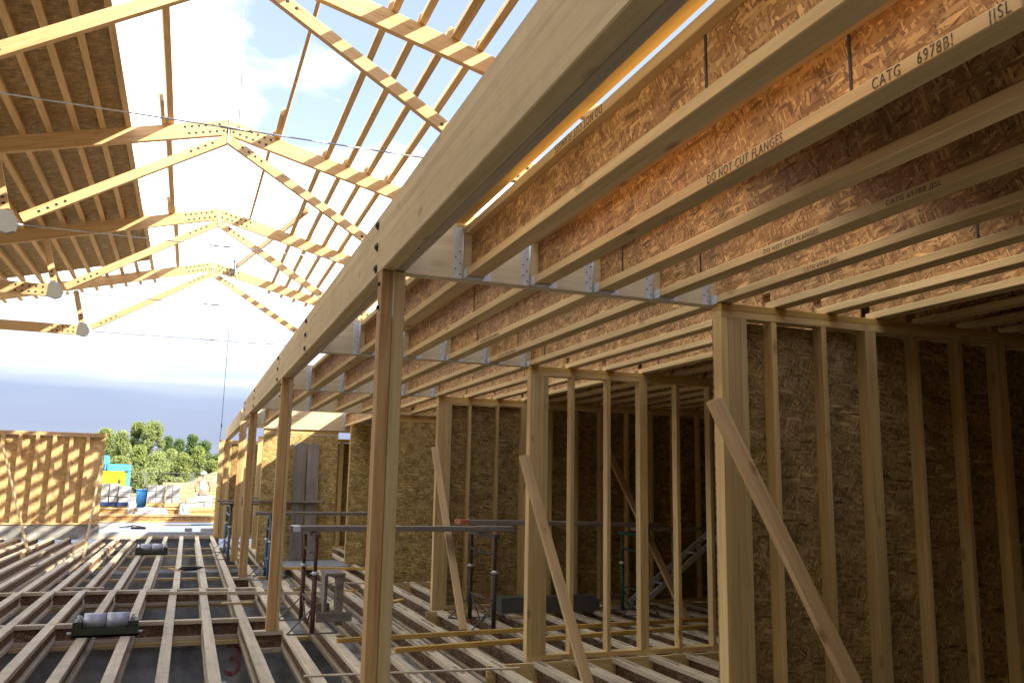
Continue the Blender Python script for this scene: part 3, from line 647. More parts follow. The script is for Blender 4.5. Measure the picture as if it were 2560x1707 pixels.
# ---------------------------------------------------------------- left far stud panel
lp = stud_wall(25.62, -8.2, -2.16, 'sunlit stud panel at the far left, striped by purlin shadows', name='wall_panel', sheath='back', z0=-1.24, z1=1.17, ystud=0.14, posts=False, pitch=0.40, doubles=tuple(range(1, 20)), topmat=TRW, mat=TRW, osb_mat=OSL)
blockwall('upstand_wall', -8.2, -2.12, 25.68, -1.62, -1.243, 'low grey blockwork upstand under the sunlit stud panel', th=0.2, mat=CON)
bm = bmesh.new(); add_box(bm, (-8.2, 26.0, -1.64), (3.0, 26.14, -1.555)); tag(obj('rim_board', bm, FLR), 'dark timber rim along the far end of the floor joists', 'timber')
bm = bmesh.new(); add_box(bm, (-2.16, 25.9, -1.24), (-2.15, 25.905, 1.16)); bm.free()
def brace(p0, p1, label, w=0.045, h=0.10, mat=BRC, upv=(0, 1, 0), grp='diagonal braces'):
    t = timber('brace', p0, p1, w, h, mat, upv=upv, bevel=0.004); return tag(t, label, 'brace', grp)
brace((-4.55, 25.35, 0.80), (-3.0, 20.6, ZF), 'long grey brace propping the left stud panel, at its left', mat=BRC, w=0.10, h=0.04, upv=(1, 0, 0))
brace((-2.20, 25.3, 0.25), (-1.76, 18.6, ZF), 'long brace from the right end of the left stud panel to the floor', mat=BRC, w=0.10, h=0.04, upv=(1, 0, 0))
brace((2.875, 4.30, 0.52), (3.543, 3.61, ZF), 'big sunless brace leaning across the nearest stud wall', w=0.045, h=0.095, upv=(1, 0, 0.2))
brace((2.90, 7.45, 0.27), (3.20, 6.60, ZF-0.12), 'brace leaning from the end post of the open stud partition', w=0.045, h=0.09, upv=(1, 0, 0.3))
brace((2.93, 10.68, 0.46), (2.885, 9.1, ZF+0.03), 'thin brace leaning from the end of the third stud wall', w=0.03, h=0.085, upv=(1, 0, 0))
brace((5.35, 10.6, 0.52), (5.77, 9.3, ZF+0.02), 'brown brace inside the dark room behind the open partition', w=0.04, h=0.09, upv=(1, 0, 0))
# ---------------------------------------------------------------- trestles and scaffold boards
def trestle(x, y0, y1, zt, mat, label, foot=0.26, mat2=None):
    e = empty('trestle', (x, (y0+y1)/2, ZF)); tag(e, label, 'trestle', 'builders trestles'); m2 = mat2 or mat
    h = zt-ZF; d = (y1-y0)/2
    for s in (-1, 1):
        bm = bmesh.new(); add_cyl(bm, (0, s*d, 0.0), (0, s*d, h*0.62), 0.026, 10); leg = obj('leg', bm, mat, e)
        bm = bmesh.new(); add_cyl(bm, (0, s*d, h*0.60), (0, s*d, h-0.03), 0.019, 10); obj('inner_tube', bm, m2, leg)
        bm = bmesh.new(); add_cyl(bm, (-0.05, s*d, h*0.60), (0.05, s*d, h*0.60), 0.007, 6); add_cyl(bm, (0, s*d, h*0.585), (0, s*d, h*0.62), 0.032, 10); obj('collar_pin', bm, STL, leg)
        bm = bmesh.new(); r = 0.008
        for q in (-1, 1):
            add_tube(bm, [(0, s*d, 0.27), (q*foot*0.9, s*d+s*0.02, 0.03), (q*foot, s*d+s*0.02, 0.012), (q*foot*0.8, s*d+s*0.02, 0.008)], r, 6)
        add_tube(bm, [(-foot*0.8, s*d+s*0.02, 0.008), (foot*0.8, s*d+s*0.02, 0.008)], r, 6)
        obj('foot', bm, PLT, leg)
    bm = bmesh.new(); add_box(bm, (-0.03, -d-0.06, h-0.04), (0.03, d+0.06, h)); obj('top_rail', bm, mat, e)
    bm = bmesh.new(); add_tube(bm, [(0, -d, h-0.20), (0, -d*0.4, h-0.225), (0, d*0.4, h-0.225), (0, d, h-0.20)], 0.012, 8); obj('cross_bar', bm, mat, e); bm = bmesh.new(); add_tube(bm, [(0, -d, 0.30), (0, d, 0.30)], 0.012, 8); obj('cross_bar', bm, mat, e)
    bm = bmesh.new(); add_tube(bm, [(0, -d, 0.32), (0, -d*0.1, 0.04)], 0.009, 6); obj('stay', bm, mat, e); bm = bmesh.new(); add_tube(bm, [(0, d, 0.32), (0, d*0.1, 0.04)], 0.009, 6); obj('stay', bm, mat, e)
    return e
trestle(1.33, 9.42, 10.36, -0.545, RST, 'rust-brown steel trestle between the first and second posts')
trestle(3.26, 9.2, 10.05, -0.545, GRN, 'dark trestle in front of the third stud wall')
trestle(1.32, 14.6, 15.2, -0.57, BLU, 'blue trestle behind the second post', mat2=BLU)
trestle(0.86, 18.4, 20.2, -0.50, BLU, 'blue trestle farther off, left of the third post', foot=0.3)
trestle(5.40, 9.78, 10.25, -0.57, GR2, 'green trestle seen through the open stud partition')
def board(p0, p1, w, h, label, mat=GRY, grp='scaffold boards', name='scaffold_board', upv=(0, 0, 1)):
    return tag(timber(name, p0, p1, w, h, mat, upv=upv, bevel=0.003), label, 'board', grp)
b = board((1.07, 9.72, -0.505), (3.62, 9.66, -0.505), 0.225, 0.055, 'pale scaffold board on the rust-brown trestle, running behind the nearest post')
for xx in (0.03,): link('end_band', box_mesh(0.08, 0.229, 0.059, STL), STL, b, Matrix.Translation((xx, 0, 0)))
b = board((3.03, 9.9, -0.437), (5.75, 9.95, -0.470), 0.225, 0.05, 'grey scaffold board lapping over the dark trestle, passing behind the partition')
link('end_band', box_mesh(0.12, 0.229, 0.054, ORG), ORG, b, Matrix.Translation((-0.002, 0, 0)))
board((5.30, 9.75, -0.515), (8.0, 9.75, -0.515), 0.225, 0.04, 'thin grey board beyond the green trestle in the dark room')
board((1.06, 14.75, -0.530), (3.4, 14.95, -0.530), 0.225, 0.055, 'scaffold board on the blue trestle behind the second post')
board((0.60, 18.3, -0.415), (2.6, 18.0-0.3, -0.40), 0.225, 0.035, 'bleached board on top of the far blue trestle', )
board((0.66, 18.5, -0.475), (2.4, 18.2, -0.47), 0.225, 0.04, 'lower board of the stack on the far blue trestle')
board((0.95, 18.5, -0.36), (1.7, 18.3, -0.35), 0.2, 0.04, 'short board lying topmost on the far blue trestle')
board((2.10, 17.75, ZF+0.03), (2.10, 17.93, 0.78), 0.245, 0.045, 'left of two tall grey boards leaning on the OSB wall', upv=(0, 1, 0))
board((2.36, 17.73, ZF+0.03), (2.36, 17.93, 0.76), 0.235, 0.045, 'right of two tall grey boards leaning on the OSB wall', upv=(0, 1, 0))
# loose battens on the joists
board((-0.42, 13.1, ZF+0.021), (1.95, 12.6, ZF+0.021), 0.05, 0.04, 'loose pale batten lying across the joists near the second blocking row', FLR, 'loose timbers on the floor', 'batten')
board((1.50, 8.86, ZF+0.023), (6.6, 9.24, ZF+0.023), 0.045, 0.045, 'rear of two long yellow battens passing behind the nearest post', YEL, 'loose timbers on the floor', 'batten')
board((1.93, 8.22, ZF+0.023), (6.6, 8.85, ZF+0.023), 0.06, 0.045, 'front of two long yellow battens right of the nearest post', YEL, 'loose timbers on the floor', 'batten')
board((1.00, 7.42, ZF+0.008), (2.82, 7.25, ZF+0.008), 0.04, 0.014, 'thin lath lying across the joists behind the nearest post', FLR, 'loose timbers on the floor', 'lath')
board((1.75, 16.25, ZF+0.023), (3.3, 15.85, ZF+0.023), 0.09, 0.045, 'yellow timber lying on the floor behind the third post', YEL, 'loose timbers on the floor', 'batten')
board((3.0, 13.75, ZF+0.012), (2.0, 13.9, ZF+0.012), 0.05, 0.02, 'short strip of wood lying in front of the fourth wall', FLR, 'loose timbers on the floor', 'batten')
rnd = random.Random(5)
CL = [(-1.9, 11.6), (-3.1, 14.6), (0.9, 11.9), (-0.2, 16.4), (-2.6, 17.6), (1.9, 8.9), (2.5, 11.6), (-4.2, 16.0), (4.4, 6.2), (2.2, 12.9), (-1.2, 13.9), (3.9, 9.9)]
LBL = ['on the joists left of the near skate', 'beyond the second blocking row at the left', 'near the foot of the second post', 'in the middle of the far joists', 'near the foot of the right panel brace', 'below the scaffold board behind the nearest post', 'in front of the pale OSB fourth wall', 'far left on the joists', 'in front of the open partition', 'near the fourth wall end', 'lying on the second blocking row', 'behind the open partition']
for i, (x, y) in enumerate(CL):
    a = rnd.uniform(0, 3.1); l = rnd.uniform(0.25, 0.55); xs_ = -0.075+0.3955*round((x+0.075)/0.3955)
    t = timber('offcut', (xs_-l/2*math.cos(a), y-l/2*math.sin(a), ZF+0.012), (xs_+l/2*math.cos(a), y+l/2*math.sin(a), ZF+0.012), rnd.uniform(0.04, 0.09), 0.021, [YEL, FLR, BRC][i % 3]); tag(t, 'small timber offcut '+LBL[i], 'offcut', 'offcuts on the floor joists')
bm = bmesh.new()
for q in range(3): add_tube(bm, [(0.16*math.cos(a_*0.449)*(1+0.08*q)+0.03*q, 0.14*math.sin(a_*0.449)*(1+0.1*q), 0.02+0.015*q) for a_ in range(15)], 0.010, 6)
tag(obj('cable_coil', bm, BLA, M=Matrix.Translation((0.12, 16.3, ZF+0.002))), 'coil of black cable lying on the middle far joists', 'cable')
# chipboard sheet on the floor in front of the sunlit wall
bm = bmesh.new(); add_box(bm, (1.6, 16.5, ZF+0.001), (2.95, 17.9, ZF+0.02)); tag(obj('floor_sheet', bm, plain('grey_sheet', (0.33, 0.36, 0.40), rough=0.6)), 'blue-grey sheet lying on the joists under the leaning boards', 'sheet')
# edge timbers closing the floor in front of walls two to four
for i, (y, x0, x1) in enumerate([(7.50, 2.6, 8.3), (10.72, 2.9, 8.3), (13.86, 2.9, 8.3), (4.36, 2.9, 8.3)]):
    t = timber('solid_blocking', (x0, y, ZF-FH/2-0.003), (x1, y, ZF-FH/2-0.003), 0.03, FH-0.008, STU); tag(t, f'deep timber board closing the floor joists under the {["second", "third", "fourth", "nearest"][i]} stud wall', 'timber', 'boards under the stud walls')
# grey upturned stub between the trestle and the post
e = empty('timber_stub', (1.60, 9.9, ZF)); tag(e, 'grey weathered H-shaped timber stand beside the rust-brown trestle', 'stand')
def part(nm, lo, hi, m, e): 
    bm = bmesh.new(); add_box(bm, lo, hi); bmesh.ops.bevel(bm, geom=bm.edges[:], offset=0.003, segments=1, affect='EDGES'); return obj(nm, bm, m, e)
part('side_panel', (-0.09, 0.0, 0.06), (-0.055, 0.30, 0.56), GRY, e); part('side_panel', (0.02, -0.13, 0.02), (0.10, 0.0, 0.54), GRY, e)
part('cap', (-0.10, -0.14, 0.545), (0.115, 0.31, 0.575), GRY, e); part('cross_rail', (-0.19, -0.16, 0.065), (0.20, -0.132, 0.165), GRY, e)
part('cross_rail', (-0.19, 0.16, 0.12), (0.0, 0.19, 0.22), GRY, e)
# grey steel trough, ladder in the dark room
bm = bmesh.new(); add_box(bm, (0, 0, 0), (1.35, 0.25, 0.14)); add_box(bm, (0.0, 0.02, 0.14), (1.3, 0.22, 0.185))
tag(obj('steel_trough', bm, PLT, M=Matrix.Translation((3.75, 10.3, ZF+0.002))), 'grey steel trough on the floor before the third stud wall', 'trough')
e = empty('ladder', (5.85, 10.35, ZF)); tag(e, 'grey ladder lying propped up at a slant in the dark room', 'ladder')
for s in (0, 1):
    a = Vector((-0.35, -0.3*s, 0.04-0.0*s)); b_ = Vector((1.6, -0.3*s+0.1, 0.04+1.35)); timber('rail', a, b_, 0.03, 0.07, STL, e, upv=(0, 0, 1))
for i in range(7):
    t = 0.08+i*0.14; p = Vector((-0.35, 0, 0.04)).lerp(Vector((1.6, 0.1, 1.39)), t); bm = bmesh.new(); add_cyl(bm, p, p+Vector((0, -0.3, 0)), 0.014, 8); obj('rung', bm, STL, e)
# ---------------------------------------------------------------- roller skates
def roller(x, y, w, label):
    e = empty('machine_skate', (x, y, ZF)); tag(e, label, 'skate', 'twin-roller skates'); k = w/0.62
    bm = bmesh.new()
    add_box(bm, (-w/2, -0.11*k, 0.0), (w/2, -0.09*k, 0.085*k)); add_box(bm, (-w/2, 0.18*k, 0.0), (w/2, 0.20*k, 0.085*k)); add_box(bm, (-w/2, -0.11*k, 0), (w/2, 0.20*k, 0.02))
    for s in (-1, 1):
        add_box(bm, (min(s*w/2, s*(w/2-0.085*k)), -0.09*k, 0.02), (max(s*w/2, s*(w/2-0.085*k)), 0.18*k, 0.15*k))
    obj('base', bm, OLG, e)
    for s in (-1, 1):
        bm = bmesh.new(); add_cyl(bm, (s*0.004, 0.045*k, 0.135*k), (s*0.215*k, 0.045*k, 0.135*k), 0.085*k, 32); obj('roller', bm, ROL, e)
        bm = bmesh.new(); add_cyl(bm, (s*(w/2), -0.02, 0.03), (s*(w/2+0.05*k), -0.02, 0.03), 0.014*k, 8); obj('axle_end', bm, STL, e)
        bm = bmesh.new(); add_tube(bm, [(s*w*0.42, 0.0, 0.15*k), (s*w*0.44, 0.02, 0.20*k), (s*w*0.40, 0.05, 0.19*k), (s*w*0.38, 0.06, 0.15*k)], 0.009, 6); obj('handle', bm, STL, e)
roller(-0.665, 9.86, 0.60, 'near olive skate with two metal rollers on the joists'); roller(-0.60, 19.8, 0.62, 'far olive skate with two metal rollers, beyond the second blocking row')
# hanging cables
bm = bmesh.new(); add_tube(bm, [(0.60, 20.33, 3.95), (0.63, 22.0, 2.4), (0.785, 25.7, 1.16)], 0.0, 3) if False else add_tube(bm, [(0.62, 20.35, 3.935), (0.615, 20.35, 1.2)], 0.006, 6); add_cyl(bm, (0.615, 20.35, 1.17), (0.615, 20.35, 1.24), 0.016, 6); add_tube(bm, [(0.615, 20.35, 1.18), (0.60, 20.35, 0.86)], 0.006, 6)
tag(obj('hanging_cable', bm, DRK), 'thin dark cable hanging down from the third tie rod', 'cable')
# ---------------------------------------------------------------- beyond the building
for i, (y, zt, x0, x1) in enumerate([(31.75, -1.215, -2.9, 0.98), (33.2, -1.03, -3.2, 1.1), (32.5, -1.215, -3.0, 1.0)]):
    ijoist('stacked_joist', (x0, y, zt-0.24), (x1, y, zt-0.24), ['sunlit I-joist lying across just beyond the blue-grey slab', 'higher sunlit I-joist lying behind the slab, in front of the block pallets', 'I-joist lying between the two sunlit joists beyond the slab'][i], None, TRW, WEB, h=0.24, w=0.09)
for i, (x, y, l, a) in enumerate([(-1.6, 30.4, 0.9, 0.1), (-1.1, 29.8, 1.3, -0.2), (-1.75, 28.3, 0.9, 1.3)]):
    t = timber('offcut', (x, y, -1.437), (x+l*math.cos(a), y+l*math.sin(a), -1.437), 0.12, 0.04, FLR); tag(t, ['pale offcut at the back left of the slab', 'thin offcut lying behind the tools on the slab', 'short offcut pointing at the camera on the slab'][i], 'offcut', 'offcuts on the slab')
for i, (x, y, w, h) in enumerate([(0.12, 26.45, 0.2, 0.09), (0.62, 26.4, 0.36, 0.09)]):
    bm = bmesh.new(); add_box(bm, (x-w/2, y-0.1, -1.459), (x+w/2, y+0.1, -1.459+h)); bmesh.ops.bevel(bm, geom=bm.edges[:], offset=0.01, segments=1, affect='EDGES'); tag(obj('concrete_offcut', bm, CO2), ['small dark block on the near edge of the slab', 'wider dark block on the near edge of the slab'][i], 'block', 'dark blocks on the slab edge')
bm = bmesh.new(); add_tube(bm, [(-0.45, 29.9, -1.44), (0.2, 29.7, -1.44), (0.9, 29.9, -1.44)], 0.022, 6); tag(obj('hose', bm, GR2), 'green hose lying on the slab', 'hose')
bm = bmesh.new(); add_box(bm, (-1.45, 27.6, -1.455), (-1.05, 27.75, -1.40)); add_tube(bm, [(-1.6, 28.3, -1.43), (-1.4, 28.1, -1.38), (-1.1, 27.9, -1.42)], 0.02, 6); tag(obj('hand_tool', bm, DRK), 'dark hand tool lying on the slab', 'tool')
def block_pallet(x, y, nx, nz, label, wrap=False, z0=G, uw=0.44, uh=0.215):
    e = empty('block_pallet', (x, y, z0)); tag(e, label, 'pallet of blocks', 'pallets of concrete blocks')
    bm = bmesh.new(); bw, bh, bd = uw, uh, 0.9
    for i in range(nx):
        for k in range(nz):
            ox = random.uniform(-0.012, 0.012); oy = random.uniform(-0.04, 0.04)
            if k == nz-1 and i == nx-1 and nx > 2: continue
            add_box(bm, (i*bw+0.012+ox-nx*bw/2, -bd/2+oy, 0.12+k*bh+0.012), ((i+1)*bw-0.012+ox-nx*bw/2, bd/2+oy, 0.12+(k+1)*bh-0.004))
    obj('block_stack', bm, BLK, e)
    bm = bmesh.new()
    for i in range(3): add_box(bm, (-nx*bw/2, -bd/2+i*(bd-0.1)/2, 0.0), (nx*bw/2, -bd/2+i*(bd-0.1)/2+0.1, 0.10))
    add_box(bm, (-nx*bw/2, -bd/2, 0.10), (nx*bw/2, bd/2, 0.135)); obj('pallet', bm, NVY if x < -2 else STU, e)
    bm = bmesh.new()
    for i in range(3): add_box(bm, (-nx*bw/2+0.02, -bd/2+0.05+i*(bd-0.2)/2, G-z0+0.001), (nx*bw/2-0.02, -bd/2+0.15+i*(bd-0.2)/2, -0.001))
    obj('bearers', bm, STU, e)
def px(x, y40, y): return x*y/40.0
ZP_ = -0.97
block_pallet(-2.55, 33.8, 2, 3, 'taller left-hand stack of grey blocks beside the stud panel', z0=ZP_, uw=0.29, uh=0.215)
block_pallet(-2.06, 33.7, 1, 3, 'narrow stack of grey blocks just left of the blue barrel', z0=ZP_, uw=0.37, uh=0.185)
block_pallet(-1.02, 33.8, 2, 3, 'stack of grey blocks just right of the blue barrel', z0=ZP_, uw=0.29, uh=0.20)
block_pallet(-0.47, 33.7, 2, 3, 'stack of grey blocks nearest the sawn timber pile', z0=ZP_, uw=0.24, uh=0.21)
block_pallet(0.62, 33.5, 2, 2, 'low stack of grey blocks at the right, by the dark posts', z0=ZP_-0.15, uw=0.30, uh=0.20)
block_pallet(0.22, 33.4, 1, 2, 'smallest stack of blocks, in front of the timber pile', z0=ZP_-0.15, uw=0.36, uh=0.17)
bm = bmesh.new(); add_cyl(bm, (0, 0, 0), (0, 0, 0.56), 0.165, 24, 0.185); add_cyl(bm, (0, 0, 0.53), (0, 0, 0.57), 0.20, 24); add_cyl(bm, (0, 0, -0.5), (0, 0, -0.001), 0.15, 8)
tag(obj('plastic_barrel', bm, BPL, M=Matrix.Translation((-1.51, 33.8, -0.96))), 'bright blue plastic barrel between the block stacks', 'barrel')
def crumple(x, y, w, h, label):
    bm = bmesh.new(); bmesh.ops.create_icosphere(bm, subdivisions=3, radius=0.5)
    rnd = random.Random(int(x*100)+5)
    for v in bm.verts: v.co *= 1+rnd.uniform(-0.16, 0.16)
    for v in bm.verts: v.co = Vector((v.co.x*w, v.co.y*0.6, max(0, (v.co.z+0.5))*h))
    tag(obj('plastic_sheeting', bm, WHT, M=Matrix.Translation((x, y, G))), label, 'sheeting', 'heaps of white sheeting')
crumple(-1.80, 33.4, 0.34, 0.75, 'heap of white plastic sheeting left of the blue barrel'); crumple(-1.1, 33.0, 1.0, 0.48, 'flat heap of white sheeting in front of the blocks'); crumple(-0.02, 33.2, 0.40, 0.66, 'heap of white sheeting right of the block stacks')
def timber_pile(x0, x1, y, z0, rows, label):
    e = empty('timber_pile', ((x0+x1)/2, y, z0)); tag(e, label, 'timber stack', 'stacks of sawn timber'); hx = (x1-x0)/2
    for r in range(rows):
        bm = bmesh.new(); z = r*0.12
        for k in range(5): add_box(bm, (-hx+random.uniform(-.15, .15), -0.5+k*0.2, z+0.025), (hx+random.uniform(-.2, .2), -0.5+k*0.2+0.18, z+0.11))
        for xx in (-hx*0.7, 0, hx*0.7): add_box(bm, (xx-0.03, -0.5, z), (xx+0.03, 0.5, z+0.024))
        obj('plank_layer', bm, TRW, e)
timber_pile(-0.9, 1.6, 41.5, G, 11, 'long stack of sawn planks behind the worker'); timber_pile(-0.3, 1.5, 35.8, G, 7, 'nearer stack of sawn planks in front of the worker')
timber_pile(-0.15, 0.45, 34.6, G, 6, 'small stack of planks right of the block stacks')
# site machine, yellow with blue hood
e = empty('site_machine', (-4.42, 60, G)); tag(e, 'yellow site machine with a sky-blue hood, beside the stud panel', 'machine')
def pbox(nm, lo, hi, m, bev=0.03):
    bm = bmesh.new(); add_box(bm, lo, hi); bmesh.ops.bevel(bm, geom=bm.edges[:], offset=bev, segments=2, affect='EDGES'); return obj(nm, bm, m, e)
pbox('body', (-1.3, -0.9, 0.45), (0.75, 0.9, 1.88), YPT, 0.08); pbox('hood', (-0.35, -0.85, 1.885), (0.95, 0.85, 2.32), CYN); pbox('cab', (-1.3, -0.8, 1.885), (-0.36, 0.8, 2.85), CYN, 0.06)
pbox('window', (-1.1, -0.83, 1.93), (-0.5, -0.80, 2.30), BLA, 0.01); pbox('stripe', (-0.75, -0.83, 2.38), (-0.6, -0.80, 2.75), WHT, 0.005); pbox('side_panel', (0.76, -0.6, 0.5), (0.95, 0.6, 1.88), CYN, 0.02)
pbox('hatch', (-0.35, -0.93, 0.75), (0.0, -0.905, 1.05), BLA, 0.01); pbox('exhaust', (0.35, -0.93, 0.85), (0.5, -0.905, 1.35), RST, 0.01); pbox('beacon', (0.8, -0.1, 2.33), (0.95, 0.1, 2.46), ORG, 0.02)
for x in (-0.8, 0.35):
    bm = bmesh.new(); add_cyl(bm, (x, -0.98, 0.42), (x, -0.7, 0.42), 0.42, 24); w = obj('tyre', bm, BLA, e); bm = bmesh.new(); add_cyl(bm, (x, -0.99, 0.42), (x, -0.985, 0.42), 0.2, 16); obj('rim', bm, YPT, w)
# worker
def person(x, y):
    e = empty('person', (x, y, G)); tag(e, 'person seen from behind in a white vest with red sleeves and blue trousers', 'person')
    def skin(nm, verts, edges, mat, par):
        me = bpy.data.meshes.new(nm); me.from_pydata([v[:3] for v in verts], edges, []); o = bpy.data.objects.new(nm, me); C.objects.link(o)
        m = o.modifiers.new('s', 'SKIN'); m2 = o.modifiers.new('u', 'SUBSURF'); m2.levels = m2.render_levels = 1
        for i, v in enumerate(verts): me.skin_vertices[0].data[i].radius = (v[3], v[4] if len(v) > 4 else v[3])
        me.skin_vertices[0].data[0].use_root = True
        bpy.context.view_layer.update(); nm_ = bpy.data.meshes.new_from_object(o.evaluated_get(bpy.context.evaluated_depsgraph_get())); bpy.data.objects.remove(o)
        nm_.materials.clear(); nm_.materials.append(mat)
        for p in nm_.polygons: p.use_smooth = True
        o = bpy.data.objects.new(nm, nm_); C.objects.link(o); o.parent = par; return o
    SK = plain('skin', (0.50, 0.30, 0.22), rough=0.6); TR = plain('denim', (0.10, 0.16, 0.32), rough=0.9); RD = plain('red_sleeve', (0.6, 0.05, 0.04), rough=0.8); VS = plain('white_vest', (0.8, 0.78, 0.74), rough=0.8)
    body = skin('body', [(0,0,0.92,0.13,0.10), (0,0,1.15,0.13,0.09), (0,0,1.38,0.15,0.10), (0,0,1.50,0.05), (0,0,1.56,0.055), (0,0.0,1.66,0.085,0.10), (0,0,1.74,0.06,0.08),
        (-0.19,0,1.40,0.055), (-0.30,-0.05,1.18,0.042), (-0.27,0.10,1.00,0.033), (-0.26,0.16,0.95,0.035), (0.19,0,1.40,0.055), (0.31,-0.04,1.17,0.042), (0.28,0.12,1.0,0.033), (0.27,0.18,0.95,0.035),
        (-0.10,0,0.84,0.09), (-0.12,0.02,0.48,0.062), (-0.13,-0.02,0.10,0.045), (-0.13,0.12,0.04,0.04), (0.10,0,0.84,0.09), (0.12,0.02,0.48,0.062), (0.13,-0.02,0.10,0.045), (0.13,0.12,0.04,0.04)],
        [(0,1),(1,2),(2,3),(3,4),(4,5),(5,6),(2,7),(7,8),(8,9),(9,10),(2,11),(11,12),(12,13),(13,14),(0,15),(15,16),(16,17),(17,18),(0,19),(19,20),(20,21),(21,22)], SK, e)
    skin('vest', [(0,0,0.93,0.165,0.13), (0,0,1.15,0.165,0.12), (0,0,1.36,0.185,0.125), (0,0,1.44,0.13,0.09)], [(0,1),(1,2),(2,3)], VS, body)
    for s in (-1, 1): skin('sleeve', [(s*0.18,0,1.41,0.062), (s*0.26,-0.02,1.25,0.05), (s*0.28,0.0,1.17,0.045)], [(0,1),(1,2)], RD, body)
    skin('trousers', [(0,0,0.92,0.155,0.115), (-0.10,0,0.82,0.105), (-0.12,0.02,0.48,0.08), (-0.13,-0.02,0.12,0.07), (0.10,0,0.82,0.105), (0.12,0.02,0.48,0.08), (0.13,-0.02,0.12,0.07)], [(0,1),(1,2),(2,3),(0,4),(4,5),(5,6)], TR, body)
    bm = bmesh.new(); bmesh.ops.create_uvsphere(bm, u_segments=16, v_segments=8, radius=0.125)
    for v in bm.verts:
        v.co.z = max(v.co.z, -0.01)*1.05
    obj('helmet', bm, WHT, body, Matrix.Translation((0, 0, 1.68)))
person(0.60, 38.2)
# mesh fence
e = empty('site_fence', (-1.0, 75, G)); tag(e, 'grey steel mesh site fence in front of the trees', 'fence')
for i in range(8):
    x = -9+i*3.45
    bm = bmesh.new(); add_cyl(bm, (x, 0, 0), (x, 0, 1.95), 0.035, 8); obj('fence_post', bm, PLT, e)
    bm = bmesh.new(); add_cyl(bm, (x+3.3, 0, 0), (x+3.3, 0, 1.95), 0.035, 8); obj('fence_post', bm, PLT, e)
    bm = bmesh.new(); add_tube(bm, [(x, 0, 1.93), (x+3.3, 0, 1.93)], 0.022, 6); add_tube(bm, [(x, 0, 0.15), (x+3.3, 0, 0.15)], 0.022, 6)
    for k in range(1, 26): add_cyl(bm, (x+k*3.3/26, 0, 0.15), (x+k*3.3/26, 0, 1.93), 0.004, 3, caps=False)
    for k in range(1, 8): add_cyl(bm, (x, 0, 0.15+k*0.22), (x+3.3, 0, 0.15+k*0.22), 0.004, 3, caps=False)
    obj('mesh_panel', bm, PLT, e)
# spoil heap
bm = bmesh.new(); rnd = random.Random(3)
bmesh.ops.create_grid(bm, x_segments=40, y_segments=20, size=1)
from mathutils import noise
for v in bm.verts:
    r = math.hypot(v.co.x, v.co.y); h = max(0, 1-r)**0.8*2.9+noise.noise(v.co*4)*0.35*(1 if r < 1 else 0)
    v.co = Vector((v.co.x*7, v.co.y*5, h if r < 1 else -0.05))
tag(obj('earth_mound', bm, plain('mound_soil', (0.45, 0.36, 0.27), rough=1, dark=(0.16, 0.20, 0.07), scale=0.8), M=Matrix.Translation((4.6, 92, G))), kind='structure')
# ---------------------------------------------------------------- trees
def leafmat(name, a, b):
    m, nt, N, L, bs = nodes(name)
    tc = N.new('ShaderNodeTexCoord'); n = N.new('ShaderNodeTexNoise'); n.inputs['Scale'].default_value = 1.3; n.inputs['Detail'].default_value = 5; L.new(tc.outputs['Object'], n.inputs['Vector'])
    r = ramp_(N, [(0.35, a), (0.65, b)]); L.new(n.outputs[0], r.inputs[0]); L.new(r.outputs[0], bs.inputs['Base Color']); bs.inputs['Roughness'].default_value = 0.6
    tr = N.new('ShaderNodeBsdfTranslucent'); L.new(r.outputs[0], tr.inputs[0]); mx = N.new('ShaderNodeMixShader'); mx.inputs[0].default_value = 0.35
    out = [x for x in N if x.type == 'OUTPUT_MATERIAL'][0]; L.new(bs.outputs[0], mx.inputs[1]); L.new(tr.outputs[0], mx.inputs[2]); L.new(mx.outputs[0], out.inputs[0]); return m
LF = [leafmat('birch_leaf', (0.16, 0.22, 0.05), (0.30, 0.37, 0.10)), leafmat('dark_leaf', (0.07, 0.13, 0.04), (0.14, 0.22, 0.06)), leafmat('scrub_leaf', (0.16, 0.21, 0.05), (0.27, 0.33, 0.09)), leafmat('pale_leaf', (0.19, 0.25, 0.08), (0.34, 0.40, 0.14))]
BRK = plain('bark', (0.20, 0.17, 0.13), rough=1, dark=(0.07, 0.06, 0.05))
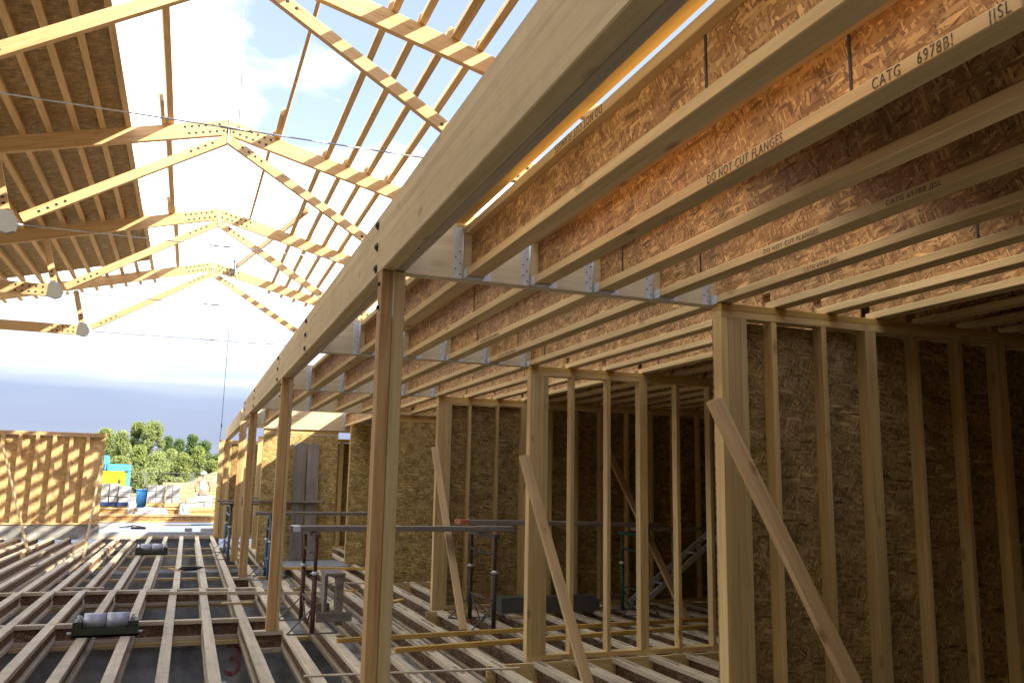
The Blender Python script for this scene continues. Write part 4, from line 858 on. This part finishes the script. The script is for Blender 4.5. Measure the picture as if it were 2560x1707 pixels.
def tree(x, y, h, w, kind, label, tall=False, seed=0, n=11000, leaf=0.15):
    e = empty('tree', (x, y, G)); tag(e, label, 'tree', 'trees beyond the fence'); rnd = random.Random(seed)
    bm = bmesh.new(); add_cyl(bm, (0, 0, 0), (0.1, 0, h*0.9), 0.14, 8, 0.03)
    for i in range(9):
        a = rnd.uniform(0, 6.28); z = h*rnd.uniform(0.2, 0.75); add_cyl(bm, (0, 0, z), (math.cos(a)*w*0.35, math.sin(a)*w*0.35, z+h*0.2), 0.05, 5, 0.01)
    obj('trunk', bm, BRK, e)
    clumps = []
    for i in range(60 if not tall else 55):
        t = rnd.uniform(0.04, 1.0); 
        prof = (math.sin(min(1, t*1.15+0.12)*math.pi)**0.6 if not tall else (1-t)**0.55*0.95+0.08)
        a = rnd.uniform(0, 6.28); rr = w/2*prof*rnd.uniform(0.3, 1.0)
        clumps.append((math.cos(a)*rr, math.sin(a)*rr, t*h*0.95, rnd.uniform(0.09, 0.24)*w*(0.7 if tall else 0.7)))
    vs, fs = [], []
    for i in range(n):
        cx, cy, cz, cr = rnd.choice(clumps)
        d = Vector((rnd.gauss(0, 1), rnd.gauss(0, 1), rnd.gauss(0, 1))).normalized()*cr*(rnd.random()**0.45)
        p = Vector((cx, cy, cz))+Vector((d.x, d.y, d.z*(1.1 if tall else 0.8)))
        if p.z < 0.05: p.z = rnd.uniform(0.05, 0.6)
        u = Vector((rnd.gauss(0, 1), rnd.gauss(0, 1), rnd.gauss(0, 1))).normalized(); v = u.orthogonal().normalized(); s = leaf*rnd.uniform(0.6, 1.4)
        k = len(vs); vs += [p-u*s, p+v*s*0.45, p+u*s, p-v*s*0.45]; fs.append((k, k+1, k+2, k+3))
    me = bpy.data.meshes.new('crown'); me.from_pydata(vs, [], fs); me.update(); link('crown', me, LF[kind], e)
TR = [(-16.6, 104, 5.75, 2.0, 2, 1, 'treetop just showing over the stud panel at the left'), 
      (-9.2, 108, 6.8, 5.5, 0, 0, 'broad yellow-green tree behind the site machine'), (-7.2, 104, 6.2, 4.6, 3, 0, 'pale bushy tree right of the site machine'),
      (-5.7, 107, 7.5, 3.0, 0, 1, 'slim pointed birch left of the tallest tree'), (-4.15, 105, 7.9, 3.6, 3, 1, 'tallest slim birch in the tree line'),
      (-2.6, 112, 6.4, 3.2, 1, 0, 'dark green tree right of the tallest birch'), (-1.3, 109, 5.9, 3.6, 1, 0, 'dark round tree in the middle of the right-hand group'),
      (0.2, 114, 6.6, 3.6, 1, 0, 'dark tree with a feathery top near the dark posts'), (1.6, 110, 5.7, 4.0, 1, 0, 'dark green rounded tree nearest the dark posts'),
      (-0.6, 98, 3.9, 4.5, 2, 0, 'light green scrub in front of the dark trees'), (-3.2, 96, 3.6, 4.5, 3, 0, 'low pale bush behind the fence, centre'), (2.4, 100, 3.2, 4.0, 2, 0, 'low bush beside the earth mound'), (-6.5, 95, 3.2, 5.0, 2, 0, 'low bush behind the fence at the left'),
      (-10.6, 100, 5.4, 4.5, 2, 0, 'green bush at the edge of the stud panel'), (-5.0, 99, 4.6, 3.6, 0, 0, 'leafy bush in front of the two slim birches'), (-1.9, 102, 4.6, 3.6, 3, 0, 'pale leafy bush under the dark trees'), (0.9, 104, 4.8, 3.6, 0, 0, 'yellow-green bush near the worker'), (3.3, 108, 4.4, 3.6, 1, 0, 'dark bush against the dark posts')]
for i, (x, y, h, w, k, tall, lb) in enumerate(TR): tree(x, y, h*1.04, w*1.3, k, lb, bool(tall), seed=i+11)
# far low wood that closes the horizon from other positions: one mass
rnd = random.Random(77); vs, fs = [], []
for i in range(60):
    cx = rnd.uniform(-150, 160)
    if -24 < cx < 9: continue
    cy = 125+rnd.uniform(-10, 14); hh = rnd.uniform(4.5, 7.5)
    for q in range(700):
        t = rnd.random()**0.8; p = Vector((cx+rnd.gauss(0, 2.2)*(1.1-t*0.6), cy+rnd.gauss(0, 2), t*hh)); u = Vector((rnd.gauss(0, 1), rnd.gauss(0, 1), rnd.gauss(0, 1))).normalized(); v = u.orthogonal().normalized(); z = 0.35*rnd.uniform(0.6, 1.4)
        k = len(vs); vs += [p-u*z, p+v*z*0.5, p+u*z, p-v*z*0.5]; fs.append((k, k+1, k+2, k+3))
me = bpy.data.meshes.new('wood'); me.from_pydata(vs, [], fs); me.update(); tag(link('far_woodland', me, LF[1], None, Matrix.Translation((0, 0, G))), 'far green wood closing the horizon beyond the site', 'woodland', kind='stuff')
